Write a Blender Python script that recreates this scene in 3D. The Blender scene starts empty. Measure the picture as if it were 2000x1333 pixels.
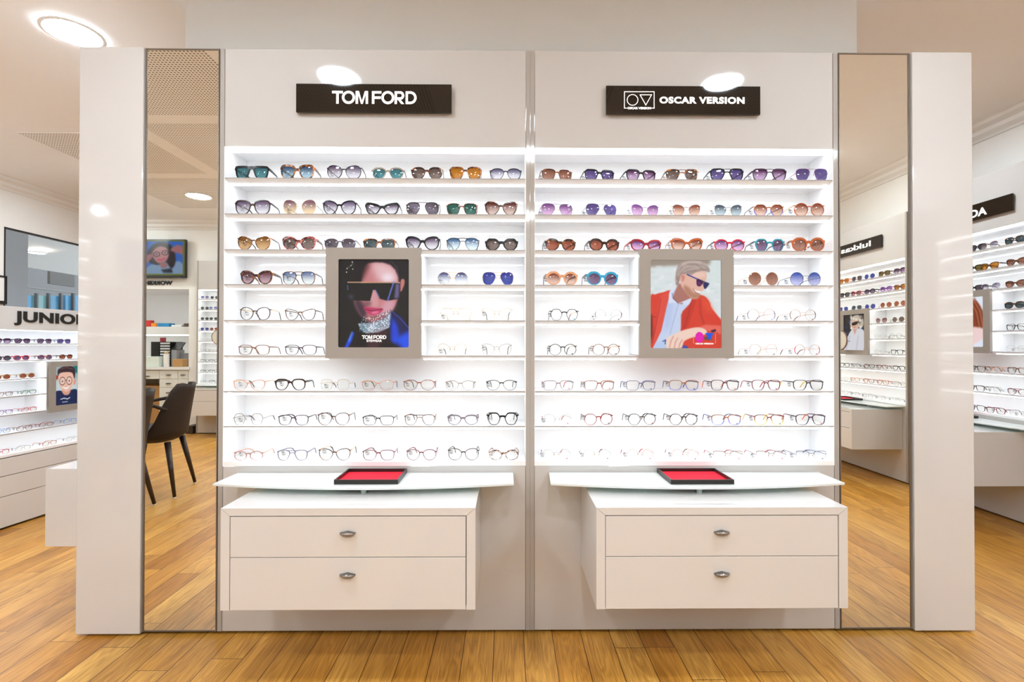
import bpy, bmesh, math, random
import numpy as np
from mathutils import Vector, Matrix, Euler
random.seed(7)
S = bpy.context.scene
COL = S.collection
PI = math.pi

# ---------------------------------------------------------------- camera, world, exposure
CAM_D, CAM_H, F = 1.846, 1.0799, 960.0
YAW, PIT, ROL = 0.00908, 0.00776, 0.00102
fw = Vector((math.sin(YAW)*math.cos(PIT), math.cos(YAW)*math.cos(PIT), math.sin(PIT)))
_r = Vector((math.cos(YAW), -math.sin(YAW), 0)); _u = _r.cross(fw)
rt = _r*math.cos(ROL)+_u*math.sin(ROL); up = -_r*math.sin(ROL)+_u*math.cos(ROL)
cam = bpy.data.cameras.new('camera'); cam.sensor_width = 36; cam.lens = 36*F/2000; cam.clip_start = .02; cam.clip_end = 60
camo = bpy.data.objects.new('camera', cam); COL.objects.link(camo)
M = Matrix((rt, up, -fw)).transposed().to_4x4(); M.translation = Vector((0, -CAM_D, CAM_H))
camo.matrix_world = M
S.camera = camo
S.view_settings.view_transform = 'Standard'; S.view_settings.look = 'None'
S.view_settings.gamma = 1; S.view_settings.use_curve_mapping = False
S.view_settings.exposure = 0.0
w = bpy.data.worlds.new('world'); S.world = w; w.use_nodes = True
w.node_tree.nodes['Background'].inputs[0].default_value = (.9, .95, 1, 1)
w.node_tree.nodes['Background'].inputs[1].default_value = 4.5
S.cycles.use_denoising = True
S.cycles.max_bounces = 10; S.cycles.diffuse_bounces = 6; S.cycles.glossy_bounces = 5
S.cycles.transparent_max_bounces = 16; S.cycles.transmission_bounces = 4
S.cycles.sample_clamp_indirect = 6; S.cycles.caustics_reflective = False; S.cycles.caustics_refractive = False
LAMP_E, STRIP_E = 155.0, 14.0

O = Vector((0, -CAM_D, CAM_H))
def ray(px, py): return fw + rt*((px-1000)/F) - up*((py-666.5)/F)
def UY(px, py, Y):
    d = ray(px, py); return O + d*((Y+CAM_D)/d.y)
def UZ(px, py, Z):
    d = ray(px, py); return O + d*((Z-CAM_H)/d.z)
def UX(px, py, X):
    d = ray(px, py); return O + d*(X/d.x)
def MY(px, py, Yv):                    # a point seen in the mirrors (mirror plane y = 0)
    p = UY(px, py, Yv); p.y = -p.y; return p
def MX(px, py, X):
    p = UX(px, py, X); p.y = -p.y; return p
def MZ(px, py, Z):
    p = UZ(px, py, Z); p.y = -p.y; return p

# ---------------------------------------------------------------- materials
MATS = {}
def nodes(name):
    m = bpy.data.materials.new(name); m.use_nodes = True
    nt = m.node_tree; return m, nt, nt.nodes['Principled BSDF']
def mat(name, col, rough=.5, metal=0, emit=0, spec=.5, coat=0, var=0, vscale=8):
    if name in MATS: return MATS[name]
    m, nt, b = nodes(name)
    b.inputs['Base Color'].default_value = (*col, 1)
    b.inputs['Roughness'].default_value = rough; b.inputs['Metallic'].default_value = metal
    b.inputs['Specular IOR Level'].default_value = spec
    if coat: b.inputs['Coat Weight'].default_value = coat; b.inputs['Coat Roughness'].default_value = .03
    if emit: b.inputs['Emission Color'].default_value = (*col, 1); b.inputs['Emission Strength'].default_value = emit
    if var:
        n = nt.nodes.new('ShaderNodeTexNoise'); n.inputs['Scale'].default_value = vscale; n.inputs['Detail'].default_value = 4
        tc = nt.nodes.new('ShaderNodeTexCoord'); nt.links.new(tc.outputs['Object'], n.inputs['Vector'])
        mx = nt.nodes.new('ShaderNodeMix'); mx.data_type = 'RGBA'
        mx.inputs[6].default_value = (*[c*(1-var) for c in col], 1); mx.inputs[7].default_value = (*[min(1, c*(1+var)) for c in col], 1)
        nt.links.new(n.outputs['Fac'], mx.inputs[0]); nt.links.new(mx.outputs[2], b.inputs['Base Color'])
    MATS[name] = m; return m
def ramp_mat(name, stops, rough=.25, coord='Generated', noise=None, alpha=1, trans=False, refl=.1):
    """stops: [(pos,(r,g,b))] along local height, or over a noise when noise=scale"""
    if name in MATS: return MATS[name]
    m, nt, b = nodes(name); N = nt.nodes; L = nt.links
    tc = N.new('ShaderNodeTexCoord'); r = N.new('ShaderNodeValToRGB')
    e = r.color_ramp.elements
    while len(e) < len(stops): e.new(.5)
    for el, (p, c) in zip(e, stops): el.position = p; el.color = (*c, 1)
    if noise:
        n = N.new('ShaderNodeTexNoise'); n.inputs['Scale'].default_value = noise; n.inputs['Detail'].default_value = 2
        L.new(tc.outputs['Object'], n.inputs['Vector']); L.new(n.outputs['Fac'], r.inputs[0])
    else:
        s = N.new('ShaderNodeSeparateXYZ'); L.new(tc.outputs[coord], s.inputs[0]); L.new(s.outputs[2], r.inputs[0])
    if trans:
        N.remove(b); t = N.new('ShaderNodeBsdfTransparent'); g = N.new('ShaderNodeBsdfGlossy'); g.inputs['Roughness'].default_value = .02
        d = N.new('ShaderNodeBsdfDiffuse'); L.new(r.outputs[0], d.inputs[0])
        L.new(r.outputs[0], t.inputs[0]); mx = N.new('ShaderNodeMixShader'); mx.inputs[0].default_value = refl
        m0 = N.new('ShaderNodeMixShader'); m0.inputs[0].default_value = alpha
        L.new(t.outputs[0], m0.inputs[1]); L.new(d.outputs[0], m0.inputs[2])
        L.new(m0.outputs[0], mx.inputs[1]); L.new(g.outputs[0], mx.inputs[2]); L.new(mx.outputs[0], N['Material Output'].inputs[0])
    else:
        L.new(r.outputs[0], b.inputs['Base Color']); b.inputs['Roughness'].default_value = rough
    MATS[name] = m; return m
def sr(r, g, b):
    f = lambda c: (c/255/12.92) if c/255 <= .04045 else ((c/255+.055)/1.055)**2.4
    return (f(r), f(g), f(b))

laminate = mat('warm_white_laminate', (.515, .495, .475), .05, spec=.45)
panelmat = mat('gloss_white_panel', (.63, .617, .605), .055, spec=.85)
taupe = mat('taupe_lacquer', (.30, .27, .24), .3)
postmat = mat('grey_lacquer', (.37, .345, .32), .06)
white_in = mat('white_shelf_board', (.86, .86, .87), .35)
shelfm = mat('pale_grey_acrylic', (.78, .79, .80), .10)
backm = mat('gloss_white_back', (.88, .88, .88), .09)
edge = mat('brushed_edge', (.30, .275, .25), .35)
groove = mat('shadow_groove', (.16, .12, .09), .6)
black = mat('black_plastic', (.012, .011, .010), .3)
blackgloss = mat('black_acrylic', (.010, .007, .005), .03, spec=.5)
strip = mat('led_strip', (.88, .95, 1), .5, emit=STRIP_E)
lampm = mat('lamp_diffuser', (.82, .92, 1), .5, emit=LAMP_E)
wallm = mat('warm_wall_paint', (.83, .82, .79), .75, var=.02)
ceilm = mat('ceiling_paint', (.95, .95, .96), .8, var=.02)
stubm = mat('greige_wall_paint', (.62, .60, .565), .75, var=.02)
trimm = mat('white_moulding', (.82, .80, .77), .5)
chrome = mat('chrome', (.8, .8, .8), .12, 1)
steel = mat('dark_brushed_steel', (.30, .27, .25), .28, 1)
white = mat('white_plastic', (.85, .85, .83), .35)
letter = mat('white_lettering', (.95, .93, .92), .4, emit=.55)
plinth = mat('dark_plinth', (.05, .035, .025), .6)
redfelt = mat('red_felt', (.85, .0, .022), .95, var=.06, vscale=60)
gold = mat('gold_metal', (.78, .60, .38), .25, 1)
silver = mat('silver_metal', (.75, .75, .76), .25, 1)

def mirror_mat():
    m, nt, b = nodes('mirror_glass')
    b.inputs['Base Color'].default_value = (.87, .85, .79, 1); b.inputs['Metallic'].default_value = 1; b.inputs['Roughness'].default_value = .0
    return m
mirrorm = mirror_mat()
def frosted():
    m, nt, b = nodes('frosted_green_glass'); N = nt.nodes; L = nt.links; N.remove(b)
    d = N.new('ShaderNodeBsdfDiffuse'); d.inputs[0].default_value = (.96, .985, .975, 1)
    t = N.new('ShaderNodeBsdfTranslucent'); t.inputs[0].default_value = (.78, .93, .84, 1)
    g = N.new('ShaderNodeBsdfGlossy'); g.inputs['Roughness'].default_value = .06
    a = N.new('ShaderNodeMixShader'); a.inputs[0].default_value = .3; L.new(d.outputs[0], a.inputs[1]); L.new(t.outputs[0], a.inputs[2])
    fr = N.new('ShaderNodeFresnel'); fr.inputs[0].default_value = 1.22
    c = N.new('ShaderNodeMixShader'); L.new(fr.outputs[0], c.inputs[0]); L.new(a.outputs[0], c.inputs[1]); L.new(g.outputs[0], c.inputs[2])
    L.new(c.outputs[0], N['Material Output'].inputs[0]); return m
frost = frosted()
def clear_glass(name='clear_glass', tint=(.93, .95, .95), refl=.08):
    m, nt, b = nodes(name); N = nt.nodes; L = nt.links; N.remove(b)
    t = N.new('ShaderNodeBsdfTransparent'); t.inputs[0].default_value = (*tint, 1)
    g = N.new('ShaderNodeBsdfGlossy'); g.inputs['Roughness'].default_value = .01
    c = N.new('ShaderNodeMixShader'); c.inputs[0].default_value = refl
    L.new(t.outputs[0], c.inputs[1]); L.new(g.outputs[0], c.inputs[2]); L.new(c.outputs[0], N['Material Output'].inputs[0]); return m
winglass = clear_glass(tint=(.85, .88, .90), refl=.05)

def math_node(N, L, op, a, b=None, c=None):
    n = N.new('ShaderNodeMath'); n.operation = op
    for i, v in enumerate((a, b, c)):
        if v is None: continue
        if isinstance(v, (int, float)): n.inputs[i].default_value = v
        else: L.new(v, n.inputs[i])
    return n.outputs[0]
def floor_mat():
    m, nt, b = nodes('oak_planks'); N = nt.nodes; L = nt.links
    tc = N.new('ShaderNodeTexCoord'); s = N.new('ShaderNodeSeparateXYZ'); L.new(tc.outputs['Object'], s.inputs[0])
    mm = lambda *a: math_node(N, L, *a)
    u = mm('DIVIDE', mm('ADD', s.outputs[0], 10.045), .1075); iu = mm('FLOOR', u); fu = mm('FRACT', u)
    wn = N.new('ShaderNodeTexWhiteNoise'); wn.noise_dimensions = '1D'; L.new(iu, wn.inputs['W'])
    v = mm('DIVIDE', mm('ADD', s.outputs[1], mm('MULTIPLY_ADD', wn.outputs['Value'], 3.1, 20.0)), 1.25); iv = mm('FLOOR', v); fv = mm('FRACT', v)
    cv = N.new('ShaderNodeCombineXYZ'); L.new(iu, cv.inputs[0]); L.new(iv, cv.inputs[1])
    w2 = N.new('ShaderNodeTexWhiteNoise'); w2.noise_dimensions = '2D'; L.new(cv.outputs[0], w2.inputs['Vector'])
    r = N.new('ShaderNodeValToRGB'); e = r.color_ramp.elements
    cols = [(0, sr(186, 130, 50)), (.25, sr(208, 154, 72)), (.5, sr(198, 140, 56)), (.75, sr(216, 166, 84)), (1, sr(176, 118, 44))]
    while len(e) < 5: e.new(.5)
    for el, (p, c) in zip(e, cols): el.position = p; el.color = (*c, 1)
    L.new(w2.outputs['Value'], r.inputs[0])
    # grain, stretched along the plank and shifted per plank
    sh = mm('MULTIPLY', w2.outputs['Value'], 37.0)
    gx = mm('ADD', mm('MULTIPLY', s.outputs[0], 9.0), sh); gy = mm('MULTIPLY_ADD', s.outputs[1], .9, sh)
    cg = N.new('ShaderNodeCombineXYZ'); L.new(gx, cg.inputs[0]); L.new(gy, cg.inputs[1])
    n1 = N.new('ShaderNodeTexNoise'); n1.inputs['Scale'].default_value = 1.6; n1.inputs['Detail'].default_value = 3; n1.inputs['Distortion'].default_value = .6
    L.new(cg.outputs[0], n1.inputs['Vector'])
    rings = mm('FRACT', mm('MULTIPLY', n1.outputs['Fac'], 11.0)); rings = mm('ABSOLUTE', mm('SUBTRACT', rings, .5))
    fy = mm('MULTIPLY', s.outputs[1], 3.6)
    cf = N.new('ShaderNodeCombineXYZ'); L.new(mm('MULTIPLY', gx, 24.0), cf.inputs[0]); L.new(fy, cf.inputs[1])
    n2 = N.new('ShaderNodeTexNoise'); n2.inputs['Scale'].default_value = 1.5; n2.inputs['Detail'].default_value = 4; L.new(cf.outputs[0], n2.inputs['Vector'])
    cb = N.new('ShaderNodeCombineXYZ'); L.new(mm('MULTIPLY', gx, .5), cb.inputs[0]); L.new(gy, cb.inputs[1])
    n3 = N.new('ShaderNodeTexNoise'); n3.inputs['Scale'].default_value = 2.2; n3.inputs['Detail'].default_value = 2; L.new(cb.outputs[0], n3.inputs['Vector'])
    k = mm('ADD', mm('MULTIPLY', rings, .50), mm('MULTIPLY', n2.outputs['Fac'], .95)); k = mm('ADD', k, mm('MULTIPLY', n3.outputs['Fac'], .7)); k = mm('ADD', k, -.12)
    # knots
    vo = N.new('ShaderNodeTexVoronoi'); vo.inputs['Scale'].default_value = 2.3
    ck = N.new('ShaderNodeCombineXYZ'); L.new(mm('MULTIPLY', s.outputs[0], 1.6), ck.inputs[0]); L.new(s.outputs[1], ck.inputs[1]); L.new(ck.outputs[0], vo.inputs['Vector'])
    kn = N.new('ShaderNodeMapRange'); kn.inputs[1].default_value = .012; kn.inputs[2].default_value = .06; kn.inputs[3].default_value = .45; kn.inputs[4].default_value = 1
    L.new(mm('ADD', vo.outputs['Distance'], mm('MULTIPLY', mm('SUBTRACT', n2.outputs['Fac'], .5), .05)), kn.inputs[0])
    k = mm('MULTIPLY', k, kn.outputs[0])
    gap = mm('MAXIMUM', mm('GREATER_THAN', mm('ABSOLUTE', mm('SUBTRACT', fu, .5)), .4865), mm('GREATER_THAN', mm('ABSOLUTE', mm('SUBTRACT', fv, .5)), .4991))
    k = mm('MULTIPLY', k, mm('MULTIPLY_ADD', gap, -.8, 1.0))
    mx = N.new('ShaderNodeMix'); mx.data_type = 'RGBA'; mx.blend_type = 'MULTIPLY'; mx.inputs[0].default_value = 1
    L.new(r.outputs[0], mx.inputs[6]); cc = N.new('ShaderNodeCombineColor')
    L.new(k, cc.inputs[0]); L.new(mm('POWER', k, 1.2), cc.inputs[1]); L.new(mm('POWER', k, 1.6), cc.inputs[2]); L.new(cc.outputs[0], mx.inputs[7])
    L.new(mx.outputs[2], b.inputs['Base Color']); b.inputs['Roughness'].default_value = .36; b.inputs['Specular IOR Level'].default_value = .5
    return m
def perf_mat():
    m, nt, b = nodes('perforated_plaster'); N = nt.nodes; L = nt.links
    tc = N.new('ShaderNodeTexCoord'); s = N.new('ShaderNodeSeparateXYZ'); L.new(tc.outputs['Object'], s.inputs[0])
    mm = lambda *a: math_node(N, L, *a)
    P = .0205
    dx = mm('SUBTRACT', mm('FRACT', mm('DIVIDE', mm('ADD', s.outputs[0], 10), P)), .5); dy = mm('SUBTRACT', mm('FRACT', mm('DIVIDE', mm('ADD', s.outputs[1], 10), P)), .5)
    d = mm('ADD', mm('MULTIPLY', dx, dx), mm('MULTIPLY', dy, dy)); hole = mm('LESS_THAN', d, .078)
    mx = N.new('ShaderNodeMix'); mx.data_type = 'RGBA'; mx.inputs[6].default_value = (.94, .94, .94, 1); mx.inputs[7].default_value = (.20, .155, .11, 1)
    L.new(hole, mx.inputs[0]); L.new(mx.outputs[2], b.inputs['Base Color']); b.inputs['Roughness'].default_value = .8
    return m

# ---------------------------------------------------------------- mesh helpers
class MB:
    def __init__(self): self.v = []; self.f = []; self.m = []; self.sm = []
    def add(self, vs, fs, mi=0, smooth=False):
        n = len(self.v); self.v += [tuple(p) for p in vs]; self.f += [tuple(i+n for i in q) for q in fs]
        self.m += [mi]*len(fs); self.sm += [smooth]*len(fs); return self
    def box(self, x0, x1, y0, y1, z0, z1, mi=0):
        x0, x1 = min(x0, x1), max(x0, x1); y0, y1 = min(y0, y1), max(y0, y1); z0, z1 = min(z0, z1), max(z0, z1)
        return self.add([(x0,y0,z0),(x1,y0,z0),(x1,y1,z0),(x0,y1,z0),(x0,y0,z1),(x1,y0,z1),(x1,y1,z1),(x0,y1,z1)],
                        [(0,3,2,1),(4,5,6,7),(0,1,5,4),(1,2,6,5),(2,3,7,6),(3,0,4,7)], mi)
    def prism(self, pts, a, b, axis='y', mi=0):          # polygon pts extruded along axis between a and b
        n = len(pts)
        def P(p, t): return {'y': (p[0], t, p[1]), 'x': (t, p[0], p[1]), 'z': (p[0], p[1], t)}[axis]
        vs = [P(p, a) for p in pts] + [P(p, b) for p in pts]
        fs = [tuple(range(n))[::-1], tuple(range(n, 2*n))] + [(i, (i+1) % n, n+(i+1) % n, n+i) for i in range(n)]
        return self.add(vs, fs, mi)
    def sweep(self, pts, rad, n=8, mi=0, upv=(0,0,1), square=False, closed=False, caps=True):
        """tube along pts; rad = scalar, or list of (side, up) half sizes"""
        pts = [Vector(p) for p in pts]; k = len(pts); vs = []; upv = Vector(upv)
        for i, p in enumerate(pts):
            a = pts[(i-1) % k] if (closed or i > 0) else p; b = pts[(i+1) % k] if (closed or i < k-1) else p
            t = (b-a).normalized(); s = t.cross(upv)
            if s.length < 1e-4: s = t.cross(Vector((1, 0, 0)))
            s.normalize(); q = s.cross(t).normalized()
            r = rad[i] if isinstance(rad, (list, tuple)) and isinstance(rad[0], (list, tuple)) else (rad if isinstance(rad, (list, tuple)) else (rad, rad))
            for j in range(n):
                th = 2*PI*(j+.5)/n; c, d = math.cos(th), math.sin(th)
                if square: c = math.copysign(abs(c)**.5, c); d = math.copysign(abs(d)**.5, d)
                vs.append(p + s*(c*r[0]) + q*(d*r[1]))
        fs = []
        for i in range(k if closed else k-1):
            i2 = (i+1) % k
            for j in range(n): fs.append((i*n+j, i*n+(j+1) % n, i2*n+(j+1) % n, i2*n+j))
        if caps and not closed: fs.append(tuple(range(n))[::-1]); fs.append(tuple((k-1)*n+j for j in range(n)))
        return self.add(vs, fs, mi, not square)
    def lathe(self, prof, cx=0, cy=0, n=24, mi=0, cap=True):
        vs = []; k = len(prof)
        for r, z in prof:
            for j in range(n): vs.append((cx+r*math.cos(2*PI*j/n), cy+r*math.sin(2*PI*j/n), z))
        fs = [(i*n+j, i*n+(j+1) % n, (i+1)*n+(j+1) % n, (i+1)*n+j) for i in range(k-1) for j in range(n)]
        if cap: fs.append(tuple(range(n))[::-1]); fs.append(tuple((k-1)*n+j for j in range(n)))
        return self.add(vs, fs, mi, True)
    def mesh(self, name, mats):
        me = bpy.data.meshes.new(name); me.from_pydata(self.v, [], self.f)
        for q in (mats if isinstance(mats, (list, tuple)) else [mats]): me.materials.append(q)
        me.polygons.foreach_set('material_index', self.m); me.polygons.foreach_set('use_smooth', self.sm)
        me.update(); return me
    def obj(self, name, mats, parent=None, bevel=0, loc=(0,0,0), rot=(0,0,0)):
        o = bpy.data.objects.new(name, self.mesh(name, mats)); COL.objects.link(o)
        o.parent = parent; o.location = loc; o.rotation_euler = rot
        bm = bmesh.new(); bm.from_mesh(o.data); bmesh.ops.recalc_face_normals(bm, faces=bm.faces)
        if bevel:
            ed = [e for e in bm.edges if len(e.link_faces) == 2 and e.calc_face_angle(0) > .5]
            bmesh.ops.bevel(bm, geom=ed, offset=bevel, segments=2, affect='EDGES', profile=.5)
        bm.to_mesh(o.data); bm.free()
        return o
def B(name, m, x0, x1, y0, y1, z0, z1, parent=None, bevel=0): return MB().box(x0, x1, y0, y1, z0, z1).obj(name, m, parent, bevel)
def empty(name, loc=(0,0,0), rz=0, label=None, cat=None, group=None, rot=None):
    o = bpy.data.objects.new(name, None); COL.objects.link(o); o.location = loc; o.rotation_euler = rot or (0, 0, rz)
    o.empty_display_size = .05; return tag(o, label, cat, group)
def tag(o, label=None, cat=None, group=None, kind=None):
    if label: o['label'] = label
    if cat: o['category'] = cat
    if group: o['group'] = group
    if kind: o['kind'] = kind
    return o
def struct(o): o['kind'] = 'structure'; return o
def text(name, s, w, h, m, parent, x, z, y=0, bold=.0, ext=.001, space=1.0, rot=(PI/2, 0, 0), font=None):
    """lettering whose box is w wide, h high with its lower left corner at (x, y, z), facing -y"""
    c = bpy.data.curves.new(name, 'FONT'); c.body = s; c.size = 1; c.offset = bold; c.extrude = .01; c.space_character = space; c.resolution_u = 6
    t = bpy.data.objects.new(name, c); COL.objects.link(t); bpy.context.view_layer.update()
    dg = bpy.context.evaluated_depsgraph_get(); me = bpy.data.meshes.new_from_object(t.evaluated_get(dg)); COL.objects.unlink(t); bpy.data.objects.remove(t)
    co = np.empty(len(me.vertices)*3); me.vertices.foreach_get('co', co); co = co.reshape(-1, 3)
    mn, mx = co.min(0), co.max(0); q = np.empty_like(co)
    q[:, 0] = x + (co[:, 0]-mn[0])/(mx[0]-mn[0])*w; q[:, 2] = z + (co[:, 1]-mn[1])/(mx[1]-mn[1])*h; q[:, 1] = y - (co[:, 2]-mn[2])/(mx[2]-mn[2])*ext
    me.vertices.foreach_set('co', q.ravel()); me.materials.clear(); me.materials.append(m); me.update()
    o = bpy.data.objects.new(name, me); COL.objects.link(o); o.parent = parent; return o
# ---------------------------------------------------------------- picture prints (vertex colours on a fine grid)
class Paint:
    def __init__(self, w, h, bg):
        self.w, self.h = w, h; self.s = 2
        self.a = np.zeros((h*2, w*2, 3)); self.a[:] = bg
        yy, xx = np.mgrid[0:h*2, 0:w*2]; self.x = (xx+.5)/(w*2); self.y = (yy+.5)/(h*2)   # 0..1, y down
    def blur(self, k, r):
        r = r*self.w*2
        if r < .6: return k
        n = int(r*2)+1; t = np.arange(-n, n+1); g = np.exp(-t*t/(2*r*r)); g /= g.sum()
        p = np.pad(k, ((n, n), (n, n)), 'edge')
        p = sum(g[i]*p[i:i+k.shape[0], :] for i in range(2*n+1)); return sum(g[i]*p[:, i:i+k.shape[1]] for i in range(2*n+1))
    def put(self, mask, col, soft=0, op=1):
        k = self.blur(mask.astype(float), soft)[..., None]*op; self.a = self.a*(1-k)+np.array(col)*k
    def poly(self, pts, col, soft=0, op=1):
        m = np.zeros(self.x.shape, bool); n = len(pts)
        for i in range(n):
            (x0, y0), (x1, y1) = pts[i], pts[(i+1) % n]
            if y0 == y1: continue
            c = ((self.y >= min(y0, y1)) & (self.y < max(y0, y1))) & (self.x < x0+(self.y-y0)*(x1-x0)/(y1-y0)); m ^= c
        self.put(m, col, soft, op)
    def ell(self, cx, cy, rx, ry, col, soft=0, op=1, rot=0):
        dx, dy = self.x-cx, (self.y-cy); c, s = math.cos(rot), math.sin(rot); a = self.h/self.w
        u = (dx*c+dy*a*s)/rx; v = (-dx*s+dy*a*c)/(ry*a); self.put(u*u+v*v < 1, col, soft, op)
    def line(self, p, q, wd, col, soft=0, op=1):
        a = self.h/self.w; dx, dy = q[0]-p[0], (q[1]-p[1])*a; L = dx*dx+dy*dy
        ux, uy = self.x-p[0], (self.y-p[1])*a; t = np.clip((ux*dx+uy*dy)/L, 0, 1)
        self.put((ux-t*dx)**2+(uy-t*dy)**2 < wd*wd/4, col, soft, op)
    def curve(self, pts, wd, col, soft=0, op=1):
        for i in range(len(pts)-1): self.line(pts[i], pts[i+1], wd, col, soft, op)
    def shape(self, pts, col, soft=0, op=1):     # smooth closed shape through pts
        self.poly(smooth(pts, 6), col, soft, op)
    def obj(self, name, x0, x1, y, z0, z1, parent, emit=.9, gloss=.15):
        a = self.a.reshape(self.h, 2, self.w, 2, 3).mean((1, 3)); h, w_ = self.h, self.w
        lin = np.where(a <= .04045, a/12.92, ((a+.055)/1.055)**2.4)
        xs = np.linspace(x0, x1, w_+1); zs = np.linspace(z1, z0, h+1)
        vs = [(float(X), y, float(Z)) for Z in zs for X in xs]
        fs = [(r*(w_+1)+c, (r+1)*(w_+1)+c, (r+1)*(w_+1)+c+1, r*(w_+1)+c+1) for r in range(h) for c in range(w_)]
        me = bpy.data.meshes.new(name); me.from_pydata(vs, [], fs)
        ca = me.color_attributes.new('Col', 'FLOAT_COLOR', 'CORNER'); d = np.ones((h*w_*4, 4)); d[:, :3] = np.repeat(lin.reshape(-1, 3), 4, axis=0)
        ca.data.foreach_set('color', d.ravel())
        nm = 'backlit_print_%g_%g' % (emit, gloss)
        if nm not in MATS:
            m, nt, b = nodes('backlit_print'); at = nt.nodes.new('ShaderNodeAttribute'); at.attribute_name = 'Col'
            nt.links.new(at.outputs['Color'], b.inputs['Emission Color']); b.inputs['Emission Strength'].default_value = emit
            b.inputs['Base Color'].default_value = (.015, .015, .015, 1); b.inputs['Specular IOR Level'].default_value = .25; b.inputs['Roughness'].default_value = gloss; MATS[nm] = m
        me.materials.append(MATS[nm]); o = bpy.data.objects.new(name, me); COL.objects.link(o); o.parent = parent; return o
def smooth(pts, k=6):
    n = len(pts); out = []
    for i in range(n):
        p0, p1, p2, p3 = (np.array(pts[(i+j-1) % n], float) for j in range(4))
        for s in range(k):
            t = s/k; out.append(tuple(.5*((2*p1)+(-p0+p2)*t+(2*p0-5*p1+4*p2-p3)*t*t+(-p0+3*p1-3*p2+p3)*t**3)))
    return out
# ---------------------------------------------------------------- spectacles
def tort(n, a, b, c, sc=75): return ramp_mat('tortoise_'+n, [(.44, a), (.53, b), (.61, c), (.70, c)], .18, noise=sc)
FR = {  # key: (material, words)
 'bk': (mat('black_acetate', (.006, .005, .006), .22, spec=.3), 'black'),
 'db': (mat('dark_brown_acetate', (.035, .014, .010), .22, spec=.35), 'dark brown'),
 'pp': (mat('plum_acetate', (.045, .020, .040), .22, spec=.35), 'dark plum'),
 'gp': (mat('grey_purple_acetate', (.10, .08, .11), .2), 'grey-purple'),
 'to': (tort('amber', (.012, .005, .004), (.17, .045, .010), (.50, .17, .025)), 'amber tortoiseshell'),
 'td': (tort('dark', (.010, .005, .005), (.045, .015, .010), (.26, .09, .022)), 'dark tortoiseshell'),
 'tr': (tort('red', (.04, .008, .006), (.30, .05, .018), (.42, .10, .03)), 'red tortoiseshell'),
 'tp': (tort('pink', (.035, .008, .010), (.30, .06, .055), (.58, .20, .16)), 'pink speckled'),
 'th': (tort('havana', (.06, .025, .02), (.42, .25, .19), (.82, .66, .58), 110), 'pale speckled'),
 'bl': (mat('sky_blue_crystal', (.03, .30, .48), .15, var=.15, vscale=30), 'blue crystal'),
 'be': (mat('beige_crystal', (.60, .30, .16), .15), 'beige crystal'),
 'cr': (ramp_mat('clear_crystal', [(0, (.66, .60, .54)), (1, (.62, .55, .49))], trans=True, refl=.12, alpha=.35), 'clear crystal'),
 'pk': (ramp_mat('pink_crystal', [(0, (.80, .60, .57)), (1, (.66, .36, .32))], trans=True, refl=.1, alpha=.35), 'pink crystal'),
 'pe': (mat('peach_acetate', (.62, .32, .22), .2), 'peach'),
 'li': (ramp_mat('lilac_crystal', [(0, (.46, .42, .48)), (1, (.36, .32, .38))], trans=True, refl=.1, alpha=.4), 'lilac grey'),
 'am': (mat('amber_acetate', (.42, .10, .03), .15), 'amber brown'),
 'rd': (mat('red_acetate', (.50, .012, .03), .18), 'red'),
 'bu': (mat('burgundy_acetate', (.16, .02, .035), .2), 'burgundy'),
 'br': (mat('brown_acetate', (.20, .075, .035), .2), 'brown'),
 'te': (mat('teal_acetate', (.02, .25, .33), .18), 'teal'),
 'sl': (mat('slate_acetate', (.15, .14, .22), .25), 'slate blue'),
 'ml': (mat('grey_mauve_acetate', (.24, .18, .23), .25), 'mauve grey'),
 'go': (gold, 'gold'), 'si': (silver, 'silver'),
 'pg': (mat('pale_grey_wire', (.52, .52, .53), .35, .5), 'pale silver'),
 'rg': (mat('rose_gold_wire', (.62, .40, .33), .3, .6), 'rose gold'),
 'bz': (mat('bronze_metal', (.22, .14, .10), .3, .7), 'bronze'),
 'gm': (mat('gunmetal', (.10, .10, .12), .3, .7), 'gunmetal'),
 'pm': (mat('purple_metal', (.20, .05, .16), .3, .5), 'purple metal'),
 'nv': (mat('navy_metal', (.03, .05, .16), .3, .3), 'navy'),
 'gr': (mat('green_acetate', (.02, .12, .06), .2), 'green'),
 'vi': (mat('violet_acetate', (.16, .04, .32), .2), 'violet'),
 'sb': (mat('pale_blue_acetate', (.20, .34, .75), .2), 'light blue'),
 'tb': (ramp_mat('tortoise_over_blue', [(.35, (.10, .13, .62)), (.62, (.40, .14, .05)), (.85, (.30, .09, .02))], .2), 'tortoise-blue'),
 'ty': (ramp_mat('tortoise_over_yellow', [(.30, (.62, .60, .12)), (.60, (.30, .05, .02)), (.85, (.16, .03, .02))], .2), 'tortoise-yellow'),
 'rk': (mat('red_and_black', (.30, .012, .02), .2, var=.9, vscale=14), 'red-black'),
 'kc': (mat('black_and_cream', (.06, .04, .035), .2, var=.8, vscale=20), 'black-cream'),
 'or': (mat('orange_temple', (.85, .12, .02), .3), 'orange'),
 'ye': (mat('yellow_temple', (.80, .48, .03), .3), 'yellow'),
}
def L2(n, top, bot, refl=.07, alpha=.22): return ramp_mat('lens_'+n, [(0, bot), (.18, bot), (.85, top), (1, top)], trans=True, refl=refl, alpha=alpha)
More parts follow.
